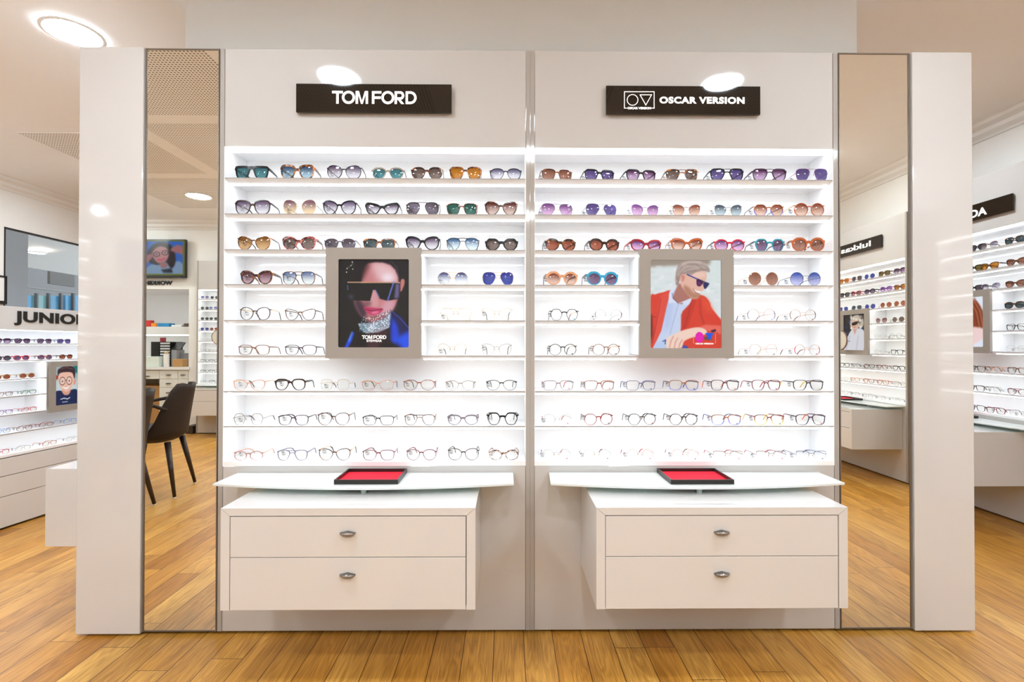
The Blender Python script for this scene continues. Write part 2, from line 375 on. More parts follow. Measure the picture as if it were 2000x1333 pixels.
LE = {
 'tl': (L2('teal', (.035, .16, .19), (.05, .22, .25)), 'teal'),
 'bg': (L2('blue_gradient', (.035, .09, .19), (.35, .52, .62)), 'blue gradient'),
 'pg': (L2('purple_grey_gradient', (.13, .09, .17), (.72, .70, .76)), 'purple gradient'),
 'lg': (L2('lavender_gradient', (.16, .15, .28), (.80, .80, .88)), 'lavender gradient'),
 'br': (L2('brown_grey', (.12, .085, .075), (.17, .12, .105)), 'grey brown'),
 'am': (L2('amber', (.46, .17, .012), (.52, .20, .02)), 'amber'),
 'ag': (L2('amber_gradient', (.20, .075, .01), (.58, .36, .16)), 'amber gradient'),
 'pp': (L2('purple_peach', (.15, .07, .11), (.72, .55, .36)), 'peach gradient'),
 'gy': (L2('smoke_grey', (.075, .06, .08), (.11, .09, .12)), 'smoke grey'),
 'gn': (L2('bottle_green', (.012, .085, .07), (.02, .12, .095)), 'bottle green'),
 'rb': (L2('red_brown_gradient', (.11, .022, .02), (.60, .45, .40)), 'red-brown'),
 'dt': (L2('dark_slate', (.045, .075, .085), (.06, .095, .105)), 'dark slate'),
 'b2': (L2('blue_clear', (.05, .13, .28), (.72, .84, .90)), 'faded blue'),
 'wp': (L2('wine', (.13, .035, .06), (.45, .30, .34)), 'wine red'),
 'ib': (L2('ice_blue_gradient', (.12, .17, .32), (.75, .80, .80)), 'pale blue'),
 'ng': (L2('navy_clear', (.06, .08, .21), (.85, .88, .95)), 'faded navy'),
 'cb': (L2('cobalt', (.025, .04, .26), (.035, .06, .33), alpha=.5), 'cobalt blue'),
 'vb': (L2('violet', (.08, .055, .20), (.13, .095, .27)), 'violet'),
 'vg': (L2('plum_gradient', (.10, .022, .10), (.55, .38, .58)), 'plum'),
 'bn': (L2('brown', (.22, .085, .055), (.36, .17, .12)), 'brown'),
 'ob': (L2('orange_brown', (.26, .06, .03), (.34, .09, .045)), 'rust brown'),
 'pi': (L2('orchid_gradient', (.17, .055, .22), (.68, .42, .66)), 'orchid'),
 'gb': (L2('grey_blue_gradient', (.055, .085, .12), (.45, .55, .60)), 'blue-grey'),
 'rg': (L2('rust_gradient', (.24, .055, .03), (.70, .48, .38)), 'faded rust'),
 'ma': (L2('mauve', (.10, .055, .12), (.20, .12, .22)), 'mauve'),
 'bb': (L2('royal_gradient', (.03, .08, .38), (.48, .48, .72)), 'royal blue'),
 'ol': (L2('olive', (.13, .09, .02), (.20, .14, .04)), 'olive'),
 'cl': (ramp_mat('lens_clear', [(0, (.955, .955, .93)), (1, (.955, .955, .93))], trans=True, refl=.035, alpha=.04), 'clear'),
}
tagm = None
def tag_mat():
    m, nt, b = nodes('barcode_print'); N = nt.nodes; L = nt.links
    tc = N.new('ShaderNodeTexCoord'); s = N.new('ShaderNodeSeparateXYZ'); L.new(tc.outputs['Generated'], s.inputs[0])
    mm = lambda *a: math_node(N, L, *a)
    wn = N.new('ShaderNodeTexWhiteNoise'); wn.noise_dimensions = '1D'; L.new(mm('FLOOR', mm('MULTIPLY', s.outputs[0], 17.0)), wn.inputs['W'])
    bar = mm('MULTIPLY', mm('GREATER_THAN', wn.outputs['Value'], .42), mm('GREATER_THAN', s.outputs[2], .38))
    w3 = N.new('ShaderNodeTexWhiteNoise'); cv = N.new('ShaderNodeCombineXYZ'); L.new(mm('FLOOR', mm('MULTIPLY', s.outputs[0], 12.0)), cv.inputs[0]); L.new(mm('FLOOR', mm('MULTIPLY', s.outputs[2], 9.0)), cv.inputs[1]); L.new(cv.outputs[0], w3.inputs['Vector'])
    tx = mm('MULTIPLY', mm('GREATER_THAN', w3.outputs['Value'], .5), mm('LESS_THAN', s.outputs[2], .28))
    k = mm('MAXIMUM', bar, tx)
    mx = N.new('ShaderNodeMix'); mx.data_type = 'RGBA'; mx.inputs[6].default_value = (.80, .80, .80, 1); mx.inputs[7].default_value = (.09, .09, .10, 1)
    L.new(k, mx.inputs[0]); L.new(mx.outputs[2], b.inputs['Base Color']); b.inputs['Roughness'].default_value = .4; return m
tagm = tag_mat(); tagclear = ramp_mat('clear_tag_plastic', [(0, (.90, .90, .91)), (1, (.90, .90, .91))], trans=True, refl=.10, alpha=.15)

def outline(shape, lw, lh, n=32, cut=0):
    a = lw/2; b = lh/2
    if shape in ('hex', 'oct'):
        if shape == 'hex': base = [(1.0, .12), (.60, .97), (-.50, 1.0), (-.97, .15), (-.55, -.92), (.0, -1.0), (.55, -.95)]
        else: base = [(1.0, .28), (.60, 1.0), (-.45, 1.0), (-.97, .35), (-.95, -.30), (-.45, -1.0), (.50, -1.0), (.98, -.32)]
        pts = []; m = len(base)
        for i in range(m):
            p0, p, q = (np.array(base[(i+j-1) % m]) for j in range(3))
            e = p+(p0-p)*.30; g = p+(q-p)*.30
            for t in (0, .35, .65, 1): pts.append(tuple((1-t)**2*e+2*t*(1-t)*p+t*t*g))
        pts = [(x*a, z*b) for x, z in pts]
    else:
        par = {  # exponent, taper (wider top), outer lift, inner drop, corner cut
            'round': (2.0, 0, 0, 0), 'panto': (2.25, .09, 0, 0), 'square': (3.2, .10, 0, 0), 'rect': (4.0, .07, 0, 0), 'oval': (2.3, 0, 0, 0),
            'cat': (2.35, .14, .20, 0), 'catsharp': (3.2, .22, .30, 0), 'butterfly': (2.3, .08, .13, .0), 'wayfarer': (3.0, .12, .08, 0),
            'flattop': (5.0, .16, 0, 0), 'navigator': (3.2, .12, 0, .26), 'aviator': (2.8, .06, 0, .45), 'halfrim': (4.2, .08, .05, 0)}[shape]
        n_, tp, lift, drop = par; pts = []
        for i in range(n):
            th = 2*PI*i/n; c, s = math.cos(th), math.sin(th)
            x = math.copysign(abs(c)**(2/n_), c); z = math.copysign(abs(s)**(2/n_), s)
            if shape == 'panto' and z > 0: z *= .92
            x = x*(1+tp*z)
            if cut and x < 0 and z < .35: x += cut*(.35-z)*abs(x)
            if drop: x += drop*.5*max(0, -z)*(1 if x < 0 else .0)*abs(x)            # inner bottom cut away for the nose
            z = z+lift*x*(.5+.5*z)
            pts.append((x, z))
        X = [p[0] for p in pts]; Z = [p[1] for p in pts]
        pts = [((x-min(X))/(max(X)-min(X))*2*a-a, (z-min(Z))/(max(Z)-min(Z))*2*b-b) for x, z in pts]
    return pts

KIT = {}
def spectacles(shape, W, H, fk, lk, style='a', bridge='b', tk=None, tip=None, tagged=True, sticker=None, accent=None, loc=(0,0,0), yaw=0, droop=0, kind=None, L=.128):
    """style a acetate, A heavy acetate, t thin acetate, m metal wire, r rimless, h half rim"""
    fm = FR[fk][0]; lm = LE[lk][0]; tm = FR[tk][0] if tk else fm; tipm = FR[tip][0] if tip else tm
    sun = lk != 'cl'
    root = empty('sunglasses' if sun else 'eyeglasses', loc, yaw)
    t = {'a': .0031, 'A': .0047, 't': .0018, 'm': .00110, 'r': .0004, 'h': .0013}[style]
    metal = style in 'mrh'; dep = .0038 if not metal else .0013
    g = .0115 if not metal else .0180; e = .0026
    if bridge == 'd' or bridge == 'k': g = .0175
    lw = (W-g-2*e-4*t)/2; topf = 1.55 if style == 'a' else (1.7 if style == 'A' else 1.15)
    lh = H-t-t*topf; cx = g/2+t+lw/2; cz = t+lh/2
    ol = outline(shape, lw, lh, cut=.15 if not metal and shape not in ('round', 'oct', 'hex') else (.16 if shape in ('aviator', 'navigator') else .03)); n = len(ol)
    yc = lambda x: .8*x*x
    outer = []; nrm = []
    for i in range(n):
        p0, p2 = ol[(i-1) % n], ol[(i+1) % n]; d = Vector((p2[0]-p0[0], p2[1]-p0[1])).normalized(); nn = Vector((d[1], -d[0])); nrm.append(nn)
        q = t*(1+(topf-1)*max(0, nn[1])-.3*max(0, -nn[1]))
        if style in 'aA' and nn[0] > .2 and nn[1] > .2: q *= 1.15
        outer.append((ol[i][0]+nn[0]*q, ol[i][1]+nn[1]*q))
    def edge_x(z, inner):
        z -= cz; c = [p[0] for p in outer if (p[0] < 0) == inner]
        best = sorted(((abs(p[1]-z), p[0]) for p in outer if (p[0] < 0) == inner))[:2]
        return cx+sum(b[1] for b in best)/2
    fr = MB()
    for sgn in (-1, 1):
        if style != 'r':
            vs = []
            for i in range(n):
                for (p, y) in ((ol[i], 0), (outer[i], 0), (outer[i], dep), (ol[i], dep)):
                    X = cx+p[0]; vs.append((sgn*X, y+yc(X)+(.0003 if p is outer[i] and y == 0 and not metal else 0), cz+p[1]))
            fs = []
            rng = range(n) if style != 'h' else [i for i in range(n) if nrm[i][1] > .15]
            for i in rng:
                j = (i+1) % n
                for k in range(4): fs.append((i*4+k, i*4+(k+1) % 4, j*4+(k+1) % 4, j*4+k))
            if sgn < 0: fs = [q[::-1] for q in fs]
            fr.add(vs, fs, 0)
            if style == 'h':
                fr.sweep([(sgn*(cx+p[0]), yc(cx+p[0])+.0005, cz+p[1]) for i, p in enumerate(ol) if True], .00065, 4, 2, upv=(0, 1, 0), closed=True, caps=False)
        else:
            fr.sweep([(sgn*(cx+p[0]), yc(cx+p[0]), cz+p[1]) for p in ol], .0004, 4, 0, upv=(0, 1, 0), closed=True, caps=False)
    zb = t+lh*(.70 if metal else .74)
    if shape == 'flattop': zb = H-t*1.9
    if shape in ('cat', 'butterfly', 'catsharp', 'wayfarer') and not metal: zb = t+lh*.70
    xb = edge_x(zb, True)+t*.5
    if bridge in 'bd':
        if metal: fr.sweep([(-xb, yc(xb), zb), (-xb*.5, -.001, zb+.0016), (0, -.0015, zb+.0022), (xb*.5, -.001, zb+.0016), (xb, yc(xb), zb)], .0008, 6)
        else:
            hb = t*1.15 if bridge == 'b' else t*.55
            if shape == 'flattop': hb = t*1.35
            fr.sweep([(-xb, .0018, zb-.001), (-xb*.4, .0016, zb+.0009), (0, .0015, zb+.0012), (xb*.4, .0016, zb+.0009), (xb, .0018, zb-.001)], [(.0018, hb*1.25), (.0017, hb), (.0017, hb*.95), (.0017, hb), (.0018, hb*1.25)], 8, square=True, upv=(0, 0, 1))
    if bridge in 'dk':
        zt = H-t*1.0-(.0012 if metal else .0006); xt = (edge_x(H-.002, True) if metal else edge_x(zt, True))+.004
        rr = .0007 if metal else .0011
        fr.sweep([(-xt, yc(xt), zt-.001), (-xt*.5, .0004, zt+.0002), (0, 0, zt+.0004), (xt*.5, .0004, zt+.0002), (xt, yc(xt), zt-.001)], (rr*1.1, rr*1.2), 6)
    if metal:   # nose pads on little arms
        for sgn in (-1, 1):
            x0 = edge_x(zb-.004, True); z0 = zb-.007
            fr.sweep([(sgn*x0, .001, zb-.004), (sgn*(x0-.001), .004, z0+.002), (sgn*(x0-.0018), .0045, z0)], .0004, 4)
            fr.sweep([(sgn*(x0-.0016), .0045, z0+.0032), (sgn*(x0-.0024), .0046, z0), (sgn*(x0-.0012), .0046, z0-.0035)], [(.0006, .0008), (.0011, .0016), (.0006, .0008)], 6, 1)
    zh = t+lh*(.84 if not metal else .62)
    if shape in ('cat', 'catsharp', 'flattop'): zh = t+lh*.88
    xo = edge_x(zh, False)
    for sgn in (-1, 1):
        if metal: fr.sweep([(sgn*(xo-.0004), yc(xo), zh), (sgn*(W/2-.0006), yc(xo)+.0005, zh), (sgn*(W/2), .0065, zh)], .0009, 5)
        else: fr.sweep([(sgn*(xo-t), .0025+yc(xo), zh-.0003), (sgn*(W/2-.0013), .0027+yc(xo), zh), (sgn*(W/2-.0012), .0085, zh)], [(.0018, t*.95), (.0018, t*.9), (.0013, t*.85)], 8, square=True)
    amb = mat('amber_nose_pad', (.55, .30, .10), .3)
    fo = fr.obj('frame', [fm, amb, mat('nylon_edge', (.42, .42, .43), .3)], root)
    for sgn in (-1, 1):
        m = MB(); bul = .0030*(lw/.05)**2; vs = [(sgn*cx, yc(cx)+dep*.55-bul, cz)]; fs = []
        for q_ in (.34, .68, 1.003): vs += [(sgn*(cx+p[0]*q_), yc(cx+p[0]*q_)+dep*.55-bul*(1-min(1, q_*q_)), cz+p[1]*q_) for p in ol]
        fs = [(0, 1+i, 1+(i+1) % n) for i in range(n)]+[(1+k_*n+i, 1+(k_+1)*n+i, 1+(k_+1)*n+(i+1) % n, 1+k_*n+(i+1) % n) for k_ in range(2) for i in range(n)]
        if sgn < 0: fs = [q[::-1] for q in fs]
        m.add(vs, fs, 0, True); o = bpy.data.objects.new('lens', m.mesh('lens', lm)); COL.objects.link(o); o.parent = root
    y0 = .0085 if not metal else .0065
    for sgn in (-1, 1):
        ins = .016; xw = W/2-.0012; zt = .0022
        path = [(sgn*xw, y0-.001, zh), (sgn*(xw-.001), y0+.02, zh-.0003), (sgn*(xw-ins*.35), L*.62, zh-.0015-droop), (sgn*(xw-ins*.62), L*.76, zh*.97-.003-droop), (sgn*(xw-ins*.85), L*.87, zh*.66), (sgn*(xw-ins), L, zt)]
        if metal: rad = [(.0009, .0010)]*3+[(.0011, .0013), (.0014, .0020), (.0014, .0022)]
        else:
            hh = {'a': .0040, 'A': .0056, 't': .0023}[style]
            rad = [(.0013, hh), (.0013, hh), (.0013, hh*.72), (.0014, hh*.7), (.0015, .0026), (.0014, .0022)]
        m = MB().sweep(path[:4], rad[:4], 6, 0, square=not metal); m.sweep(path[3:], rad[3:], 6, 1)
        m.obj('temple', [tm, tipm], root)
    if tagged:
        x = -(W/2-.0045); tg = MB().box(x-.0015, x+.012, .040, .0412, zh-.0205, zh-.006).obj('price_tag', tagclear, root)
        MB().box(x-.0035, x+.0050, .0392, .0398, zh-.0155, zh-.0045).obj('barcode_label', tagm, tg)
        MB().box(x+.0015, x+.0085, .0390, .0396, zh-.0215, zh-.0165).obj('number_label', tagm, tg)
    if sticker:
        sm = FR[sticker][0]; x = cx+lw*.08; z = t+.0022; y = yc(x)-.0007; m = MB()
        for a_, b_, c_, d_ in ((0, .0072, 0, .0008), (0, .0072, .0040, .0046), (0, .0007, 0, .0046), (.0065, .0072, 0, .0046)): m.box(x+a_, x+b_, y-.0002, y, z+c_, z+d_)
        m.box(x+.0034, x+.0070, y-.0002, y, z+.0004, z+.0024)
        m.prism([(x+.0038, z+.0042), (x+.0064, z+.0042), (x+.0051, z+.0012)], y-.0003, y, 'y')
        m.obj('lens_sticker', sm, root)
    if accent:
        am = FR[accent][0]
        for sgn in (-1, 1):
            pp = [(sgn*(cx+p[0]+.0006), yc(cx+p[0])-.0002, cz+p[1]) for p in ol if p[0] > lw*.34]
            ang = sorted(pp, key=lambda q: q[2]); MB().sweep(ang, [(.0014 if 0 < i < len(ang)-1 else .0006, .0008) for i in range(len(ang))], 6, upv=(0, 1, 0)).obj('rim_accent', am, root)
    return root
SHW = {'round': 'round', 'panto': 'rounded', 'square': 'square', 'rect': 'rectangular', 'oval': 'oval', 'cat': 'cat-eye', 'catsharp': 'pointed cat-eye', 'butterfly': 'butterfly',
       'wayfarer': 'trapezoid', 'flattop': 'flat-top', 'navigator': 'navigator', 'aviator': 'aviator', 'hex': 'hexagonal', 'oct': 'octagonal', 'halfrim': 'half-rim'}
def words(shape, fk, lk): 
    return FR[fk][1]+' '+SHW[shape]+(' sunglasses with '+LE[lk][1]+' lenses' if lk != 'cl' else ' eyeglasses')
def copy_tree(o, parent=None):
    c = o.copy(); COL.objects.link(c); c.parent = parent
    for ch in list(o.children): copy_tree(ch, c)
    return c
# ---------------------------------------------------------------- the room
CZ = 2.63; XL, XR, YB, YF = -4.69, 3.35, -4.35, 6.0
struct(B('floor', floor_mat(), -6.3, 3.5, -5.4, 6.2, -.05, 0))
struct(B('ceiling', ceilm, -6.3, 3.5, -5.4, 6.2, CZ, CZ+.06))
perfm = perf_mat()
pc = lambda k: .145+k*1.12
def perf(x0, x1, y0, y1): struct(B('ceiling_panel', perfm, x0, x1, y0, y1, CZ-.004, CZ-.0005))
for kx in range(-3, 2):
    for ky in range(3):
        yc_ = -.975-ky*1.135
        perf(pc(kx)-.495, min(pc(kx)+.495, 1.70), yc_-.50, yc_+.50)
pf = UZ(33, 259, CZ-.002)
for kx in range(3): perf(pf.x+kx*1.12, pf.x+kx*1.12+.99, pf.y, pf.y+1.0)
# left wall with a glazed opening towards the mall, right, far and centre walls
wa = UX(8, 443, XL); wb = UX(8, 596, XL); wz1, wz0, wy0, wy1 = wa.z, .95, wa.y, wa.y+1.9
m = MB(); m.box(XL-.1, XL, -3.6, wy0, 0, CZ).box(XL-.1, XL, wy1, YF, 0, CZ).box(XL-.1, XL, wy0, wy1, 0, wz0).box(XL-.1, XL, wy0, wy1, wz1, CZ)
m.box(-6.3, XL-.1, -3.6, -3.5, 0, CZ).box(-6.3, -6.2, -5.4, -3.6, 0, CZ); struct(m.obj('wall_left', wallm))
struct(B('wall_right', wallm, XR, XR+.1, -5.4, YF, 0, CZ)); struct(B('wall_far', wallm, -4.8, XR+.1, YF, YF+.1, 0, CZ))
sx0, sx1 = UY(362.5, 50, .24).x, UY(1673.5, 50, .24).x
struct(MB().box(sx0, sx1, .24, .44, 0, CZ).box(sx1, 1.745, .235, .44, .0, 2.17).obj('wall_center', stubm))
# workshop wall behind the camera, seen in the left mirror
n0 = MY(368, 700, -YB); nx1 = n0.x; nzt = MY(330, 565, -YB).z
m = MB(); m.box(nx1, XR, YB-.1, YB, 0, CZ).box(-6.2, -5.6, YB-.1, YB, 0, CZ).box(-5.6, nx1, YB-.1, YB, nzt, CZ); struct(m.obj('wall_back', wallm))
m = MB(); m.box(-5.65, nx1+.05, -5.3, -5.25, 0, nzt+.05).box(-5.7, -5.65, -5.3, YB-.1, 0, nzt+.05).box(nx1+.03, nx1+.08, -5.3, YB-.1, 0, nzt+.05).box(-5.7, nx1+.08, -5.3, YB-.1, nzt+.02, nzt+.07); struct(m.obj('wall_workshop', white_in))
# crown mouldings
def mould(n, pts, axis, a, b): struct(MB().prism(pts, a, b, axis).obj('trim_%d' % n, trimm))
prof = lambda s: [(0, -.11), (s*.012, -.11), (s*.02, -.095), (s*.05, -.075), (s*.055, -.05), (s*.085, -.03), (s*.09, -.008), (s*.10, 0), (0, 0)]
def mprof(x, s, z=CZ): return [(x+p[0], z+p[1]) for p in prof(s)]
mould(1, mprof(XL, 1), 'y', -3.6, YF); mould(2, mprof(XR, -1), 'y', -5.0, YF)
mould(3, [(p[0], p[1]) for p in mprof(YB, 1)], 'x', -6.1, XR-.1); mould(4, [(p[0], p[1]) for p in mprof(YF, -1)], 'x', XL+.1, XR-.1)
# ceiling lamps
lamps = [UZ(143, 62, CZ)[:2], (pc(-1), -.985), (1.262, -1.03), (pc(-3), -3.28), (pc(-1), -3.25), (pc(1), -3.25), (.185, -2.11), (-2.1, -2.15), (2.55, -2.15), (2.35, 1.3), (-2.2, 2.9), (2.3, 2.9), (0, 2.9), (-4.2, -1.0), (-4.74, -3.79), (.21, -4.0), (-3.6, 2.6), (-3.85, .9)]
lw_ = ['above the left end panel', 'reflected over the left sign', 'reflected over the right sign', 'reflected low in the left mirror', 'behind the camera on the left', 'behind the camera on the right',
       'in the middle of the shop', 'in the middle left of the shop', 'in the middle right of the shop', 'hidden behind the right mirror, added to light the right side', 'behind the display, left', 'behind the display, right', 'behind the display, centre', 'near the left wall', 'reflected in the left end panel', 'by the back wall', 'hidden behind the left end panel, added to light the left wall', "over the children's display"]  # lamps by right mirror, left panel and children's display: unseen, added to brighten
for (lx, ly), wd in zip(lamps, lw_):
    zc = CZ-.004
    t = empty('ceiling_lamp', (lx, ly, zc), 0, 'round recessed ceiling downlight '+wd, 'ceiling lamp', 'round ceiling downlights')
    MB().lathe([(.112, -.001), (.128, -.001), (.130, -.004), (.126, -.008), (.114, -.008)], n=40, cap=False).obj('trim_ring', white, t)
    MB().lathe([(.001, -.019), (.05, -.018), (.09, -.014), (.108, -.008), (.113, -.001), (.001, -.001)], n=40).obj('diffuser', lampm, t)  # diffuser made to bulge so its glow spills onto the ceiling

# ---------------------------------------------------------------- display furniture
zy = lambda y: UY(731, y, 0).z
ZT, ZO, ZB = zy(97), zy(287), zy(902.5)
SH = [zy(y) for y in (348, 418, 488, 556, 626, 695, 764.5, 833)]
PZ0, PZ1 = zy(700.5), zy(484.5)
DEP = .153
softstrip = mat('widened_led_glow', (.88, .95, 1), .5, emit=5.5)
def display(label, W, loc, rz, st=.0175, st2=None, pc_=None, pw=.358, shelves=SH, zt=ZT, zo=ZO, zb=ZB, full=(3, 4, 5), poster=True, x1cut=None, group='lit wall displays', noposter_cut=None, zbot=.012):
    st2 = st2 or st; root = empty('display_cabinet', loc, rz, label, 'display cabinet', group)
    a, b = st, W-st2; D = .215
    MB().box(a+.0008, b-.0008, .0015, .018, zo, zt).obj('header_panel', laminate, root, .0012)
    for (u, v) in ((0, a), (b, W)): MB().box(u, v, 0, D, zbot, zt).obj('side_frame', postmat, root, .001)
    MB().box(a+.0008, b-.0008, .0015, .018, zbot, zb-.0165).obj('lower_panel', laminate, root, .0012)
    MB().box(a, b, .025, D-.02, 0, zb-.03).obj('plinth', plinth, root)
    MB().box(a, b, DEP, DEP+.01, zb-.02, zo+.02).obj('back_panel', backm, root)
    MB().box(a, b, D-.012, D, zbot, zt).obj('rear_board', white, root)
    MB().box(a, b, .019, DEP, zo+.0002, zo+.016).obj('niche_top', white_in, root)
    MB().box(a, b, .0006, DEP, zb-.016, zb).obj('niche_floor', white_in, root)
    for u in (a, b-.002): MB().box(u, u+.002, .001, DEP, zb, zo).obj('niche_side', white_in, root)
    # top light
    MB().box(a+.003, b-.003, .0195, .0435, zo-.006, zo).obj('light_channel', white_in, root)
    MB().box(a+.004, b-.004, .0035, .042, zo-.0085, zo-.006).obj('light_strip', softstrip, root)  # strip widened beyond the LED line so the band under the header glows white
    px0, px1 = (pc_-pw/2, pc_+pw/2) if pc_ else (W/2-pw/2, W/2+pw/2)
    for i, z in enumerate(shelves):
        segs = [(a+.002, b-.002)] if i not in full or not poster else [(a+.002, px0-.001), (px1+.001, b-.002)]
        for (u, v) in segs:
            if v-u < .03: continue
            so = MB().prism([(.0015, z-.0035), (.0025, z), (DEP, z), (DEP, z-.006), (.0455, z-.0135), (.0305, z-.0135)], u, v, 'x').obj('shelf', shelfm, root)
            MB().box(u, v, .0003, .0014, z-.0032, z).obj('shelf_edge', edge, so)
            MB().box(u, v, .0025, DEP, z, z+.0006).obj('shelf_top', white_in, so)
            MB().box(u+.003, v-.003, .0312, .0445, z-.0165, z-.0136).obj('light_strip', strip, so)
    return root
def poster_box(label, W, loc, rz, x0, x1, z0, z1, print_, pr, mat_=taupe, group='backlit poster boxes'):
    root = empty('poster_lightbox', loc, rz, label, 'poster lightbox', group)
    q0, q1, s0, s1 = pr
    m = MB(); y0, y1 = -.006, .010
    m.box(x0, q0, y0, y1, z0, z1).box(q1, x1, y0, y1, z0, z1).box(q0, q1, y0, y1, z0, s0).box(q0, q1, y0, y1, s1, z1)
    for u in (x0, x1-.004): MB().box(u, u+.004, .010, DEP-.001, z0+.012, z1-.022).obj('box_side', white_in, root)
    r = .006; b = m
    for (cx_, cz_, sx, sz) in ((q0, s0, 1, 1), (q1, s0, -1, 1), (q0, s1, 1, -1), (q1, s1, -1, -1)):      # rounded corners
        pts = [(cx_, cz_)]+[(cx_+sx*r*(1-math.cos(t)), cz_+sz*r*(1-math.sin(t))) for t in [i*PI/8 for i in range(5)]][::1]
        b.prism(pts, -.0062, -.002, 'y')
    m.obj('surround', mat_, root)
    print_.obj('poster_print', q0, q1, .001, s0, s1, root)
    return root
def handle(root, x, y, z, w=.049):
    m = MB(); k = 14; vs = []
    for i in range(k+1):
        s = -1+2*i/k; q = max(.02, math.sqrt(max(0, 1-s*s))); r = q**.8
        vs += [(x+s*w/2, y, z+.006*(1-abs(s))+.001), (x+s*w/2, y-.020*r, z+.005*q-.002), (x+s*w/2, y-.019*r, z-.001), (x+s*w/2, y-.008*r, z-.011*q), (x+s*w/2, y, z-.006*q)]
    fs = [(i*5+j, i*5+(j+1) % 5, (i+1)*5+(j+1) % 5, (i+1)*5+j) for i in range(k) for j in range(5)]+[(0, 1, 2, 3, 4), tuple(k*5+j for j in range(5))[::-1]]
    m.add(vs, fs, 0, True); return m.obj('handle', steel, root)
def drawer_unit(label, loc, rz, x0, x1, d=.322, z0=.262, z1=.575, group='floating drawer cabinets', handles=True, y0=0):
    root = empty('drawer_cabinet', loc, rz, label, 'drawer cabinet', group)
    b = .028; yf = -d; zi = z1-.023; m = MB()
    # mitred surround
    m.prism([(x0, z1), (x1, z1), (x1-b, zi), (x0+b, zi)], yf, yf+.02, 'y')
    m.prism([(x0, z0), (x0, z1-.0008), (x0+b-.0006, zi-.0008), (x0+b-.0006, z0)], yf, yf+.02, 'y').prism([(x1, z0), (x1, z1-.0008), (x1-b+.0006, zi-.0008), (x1-b+.0006, z0)], yf, yf+.02, 'y')
    m.box(x0, x1, yf+.02, y0-.0005, z1-.02, z1); m.box(x0, x0+.02, yf+.02, y0-.0005, z0, z1-.02).box(x1-.02, x1, yf+.02, y0-.0005, z0, z1-.02)
    m.box(x0+.02, x1-.02, yf+.03, y0-.0005, z0+.002, z0+.015).obj('carcass', panelmat, root)
    MB().box(x0+b-.001, x1-b+.001, yf+.021, yf+.024, z0+.003, zi).obj('shadow_gap', groove, root)
    zm = z0+(zi-z0)*.557
    for (u, v) in ((zm+.001, zi-.003), (z0, zm-.001)):
        dr = MB().box(x0+b+.001, x1-b-.002, yf+.001, yf+.019, u, v).obj('drawer', panelmat, root, .0008)
        if handles: handle(dr, (x0+x1)/2-.002, yf+.001, u+(v-u)*(.60 if u > zm else .68))
    return root
def glass_desk(label, loc, rz, x0, x1, pins, z=.602, d0=.146, d1=.198, zc=.575):
    root = empty('glass_shelf', loc, rz, label, 'glass shelf', 'frosted glass shelves')
    pts = [(x0+.006, -.0005), (x1, -.0005)]; n = 16
    for i in range(n+1):
        t = i/n; pts.append((x1+(x0-x1)*t, -(d0+(d1-d0)*4*t*(1-t))))
    MB().prism(pts, z-.008, z, 'z').obj('glass_top', frost, root, .0012)
    for (px_, py_) in pins: MB().lathe([(.0125, zc), (.0125, zc+.001), (.0105, zc+.002), (.0105, z-.0085)], px_, py_).obj('standoff', chrome, root)
    return root
def sign(label, loc, rz, x0, x1, z0, z1, name='sign'):
    root = empty('brand_sign', loc, rz, label, 'sign', 'black brand signs')
    MB().box(x0, x1, -.016, -.006, z0, z1).obj('board', blackgloss, root, .0008)
    MB().box(x0+.03, x1-.03, -.006, .0014, z0+.02, z1-.02).obj('mounting_block', black, root)
    return root
def tray(label, x0, x1, y0, y1, z):
    root = empty('display_tray', ((x0+x1)/2, y1, z+.0003), 0, label, 'tray', 'red lined trays on the glass shelves')
    w, d, h, t = (x1-x0)/2, y1-y0, .016, .0045
    m = MB(); m.box(-w, w, -d, -d+t, 0, h).box(-w, w, -t, 0, 0, h).box(-w, -w+t, -d+t, -t, 0, h).box(w-t, w, -d+t, -t, 0, h).box(-w+t, w-t, -d+t, -t, 0, .002)
    m.obj('rim', black, root, .0006); MB().box(-w+t, w-t, -d+t, -t, .002, .0045).obj('felt_lining', redfelt, root)
    return root

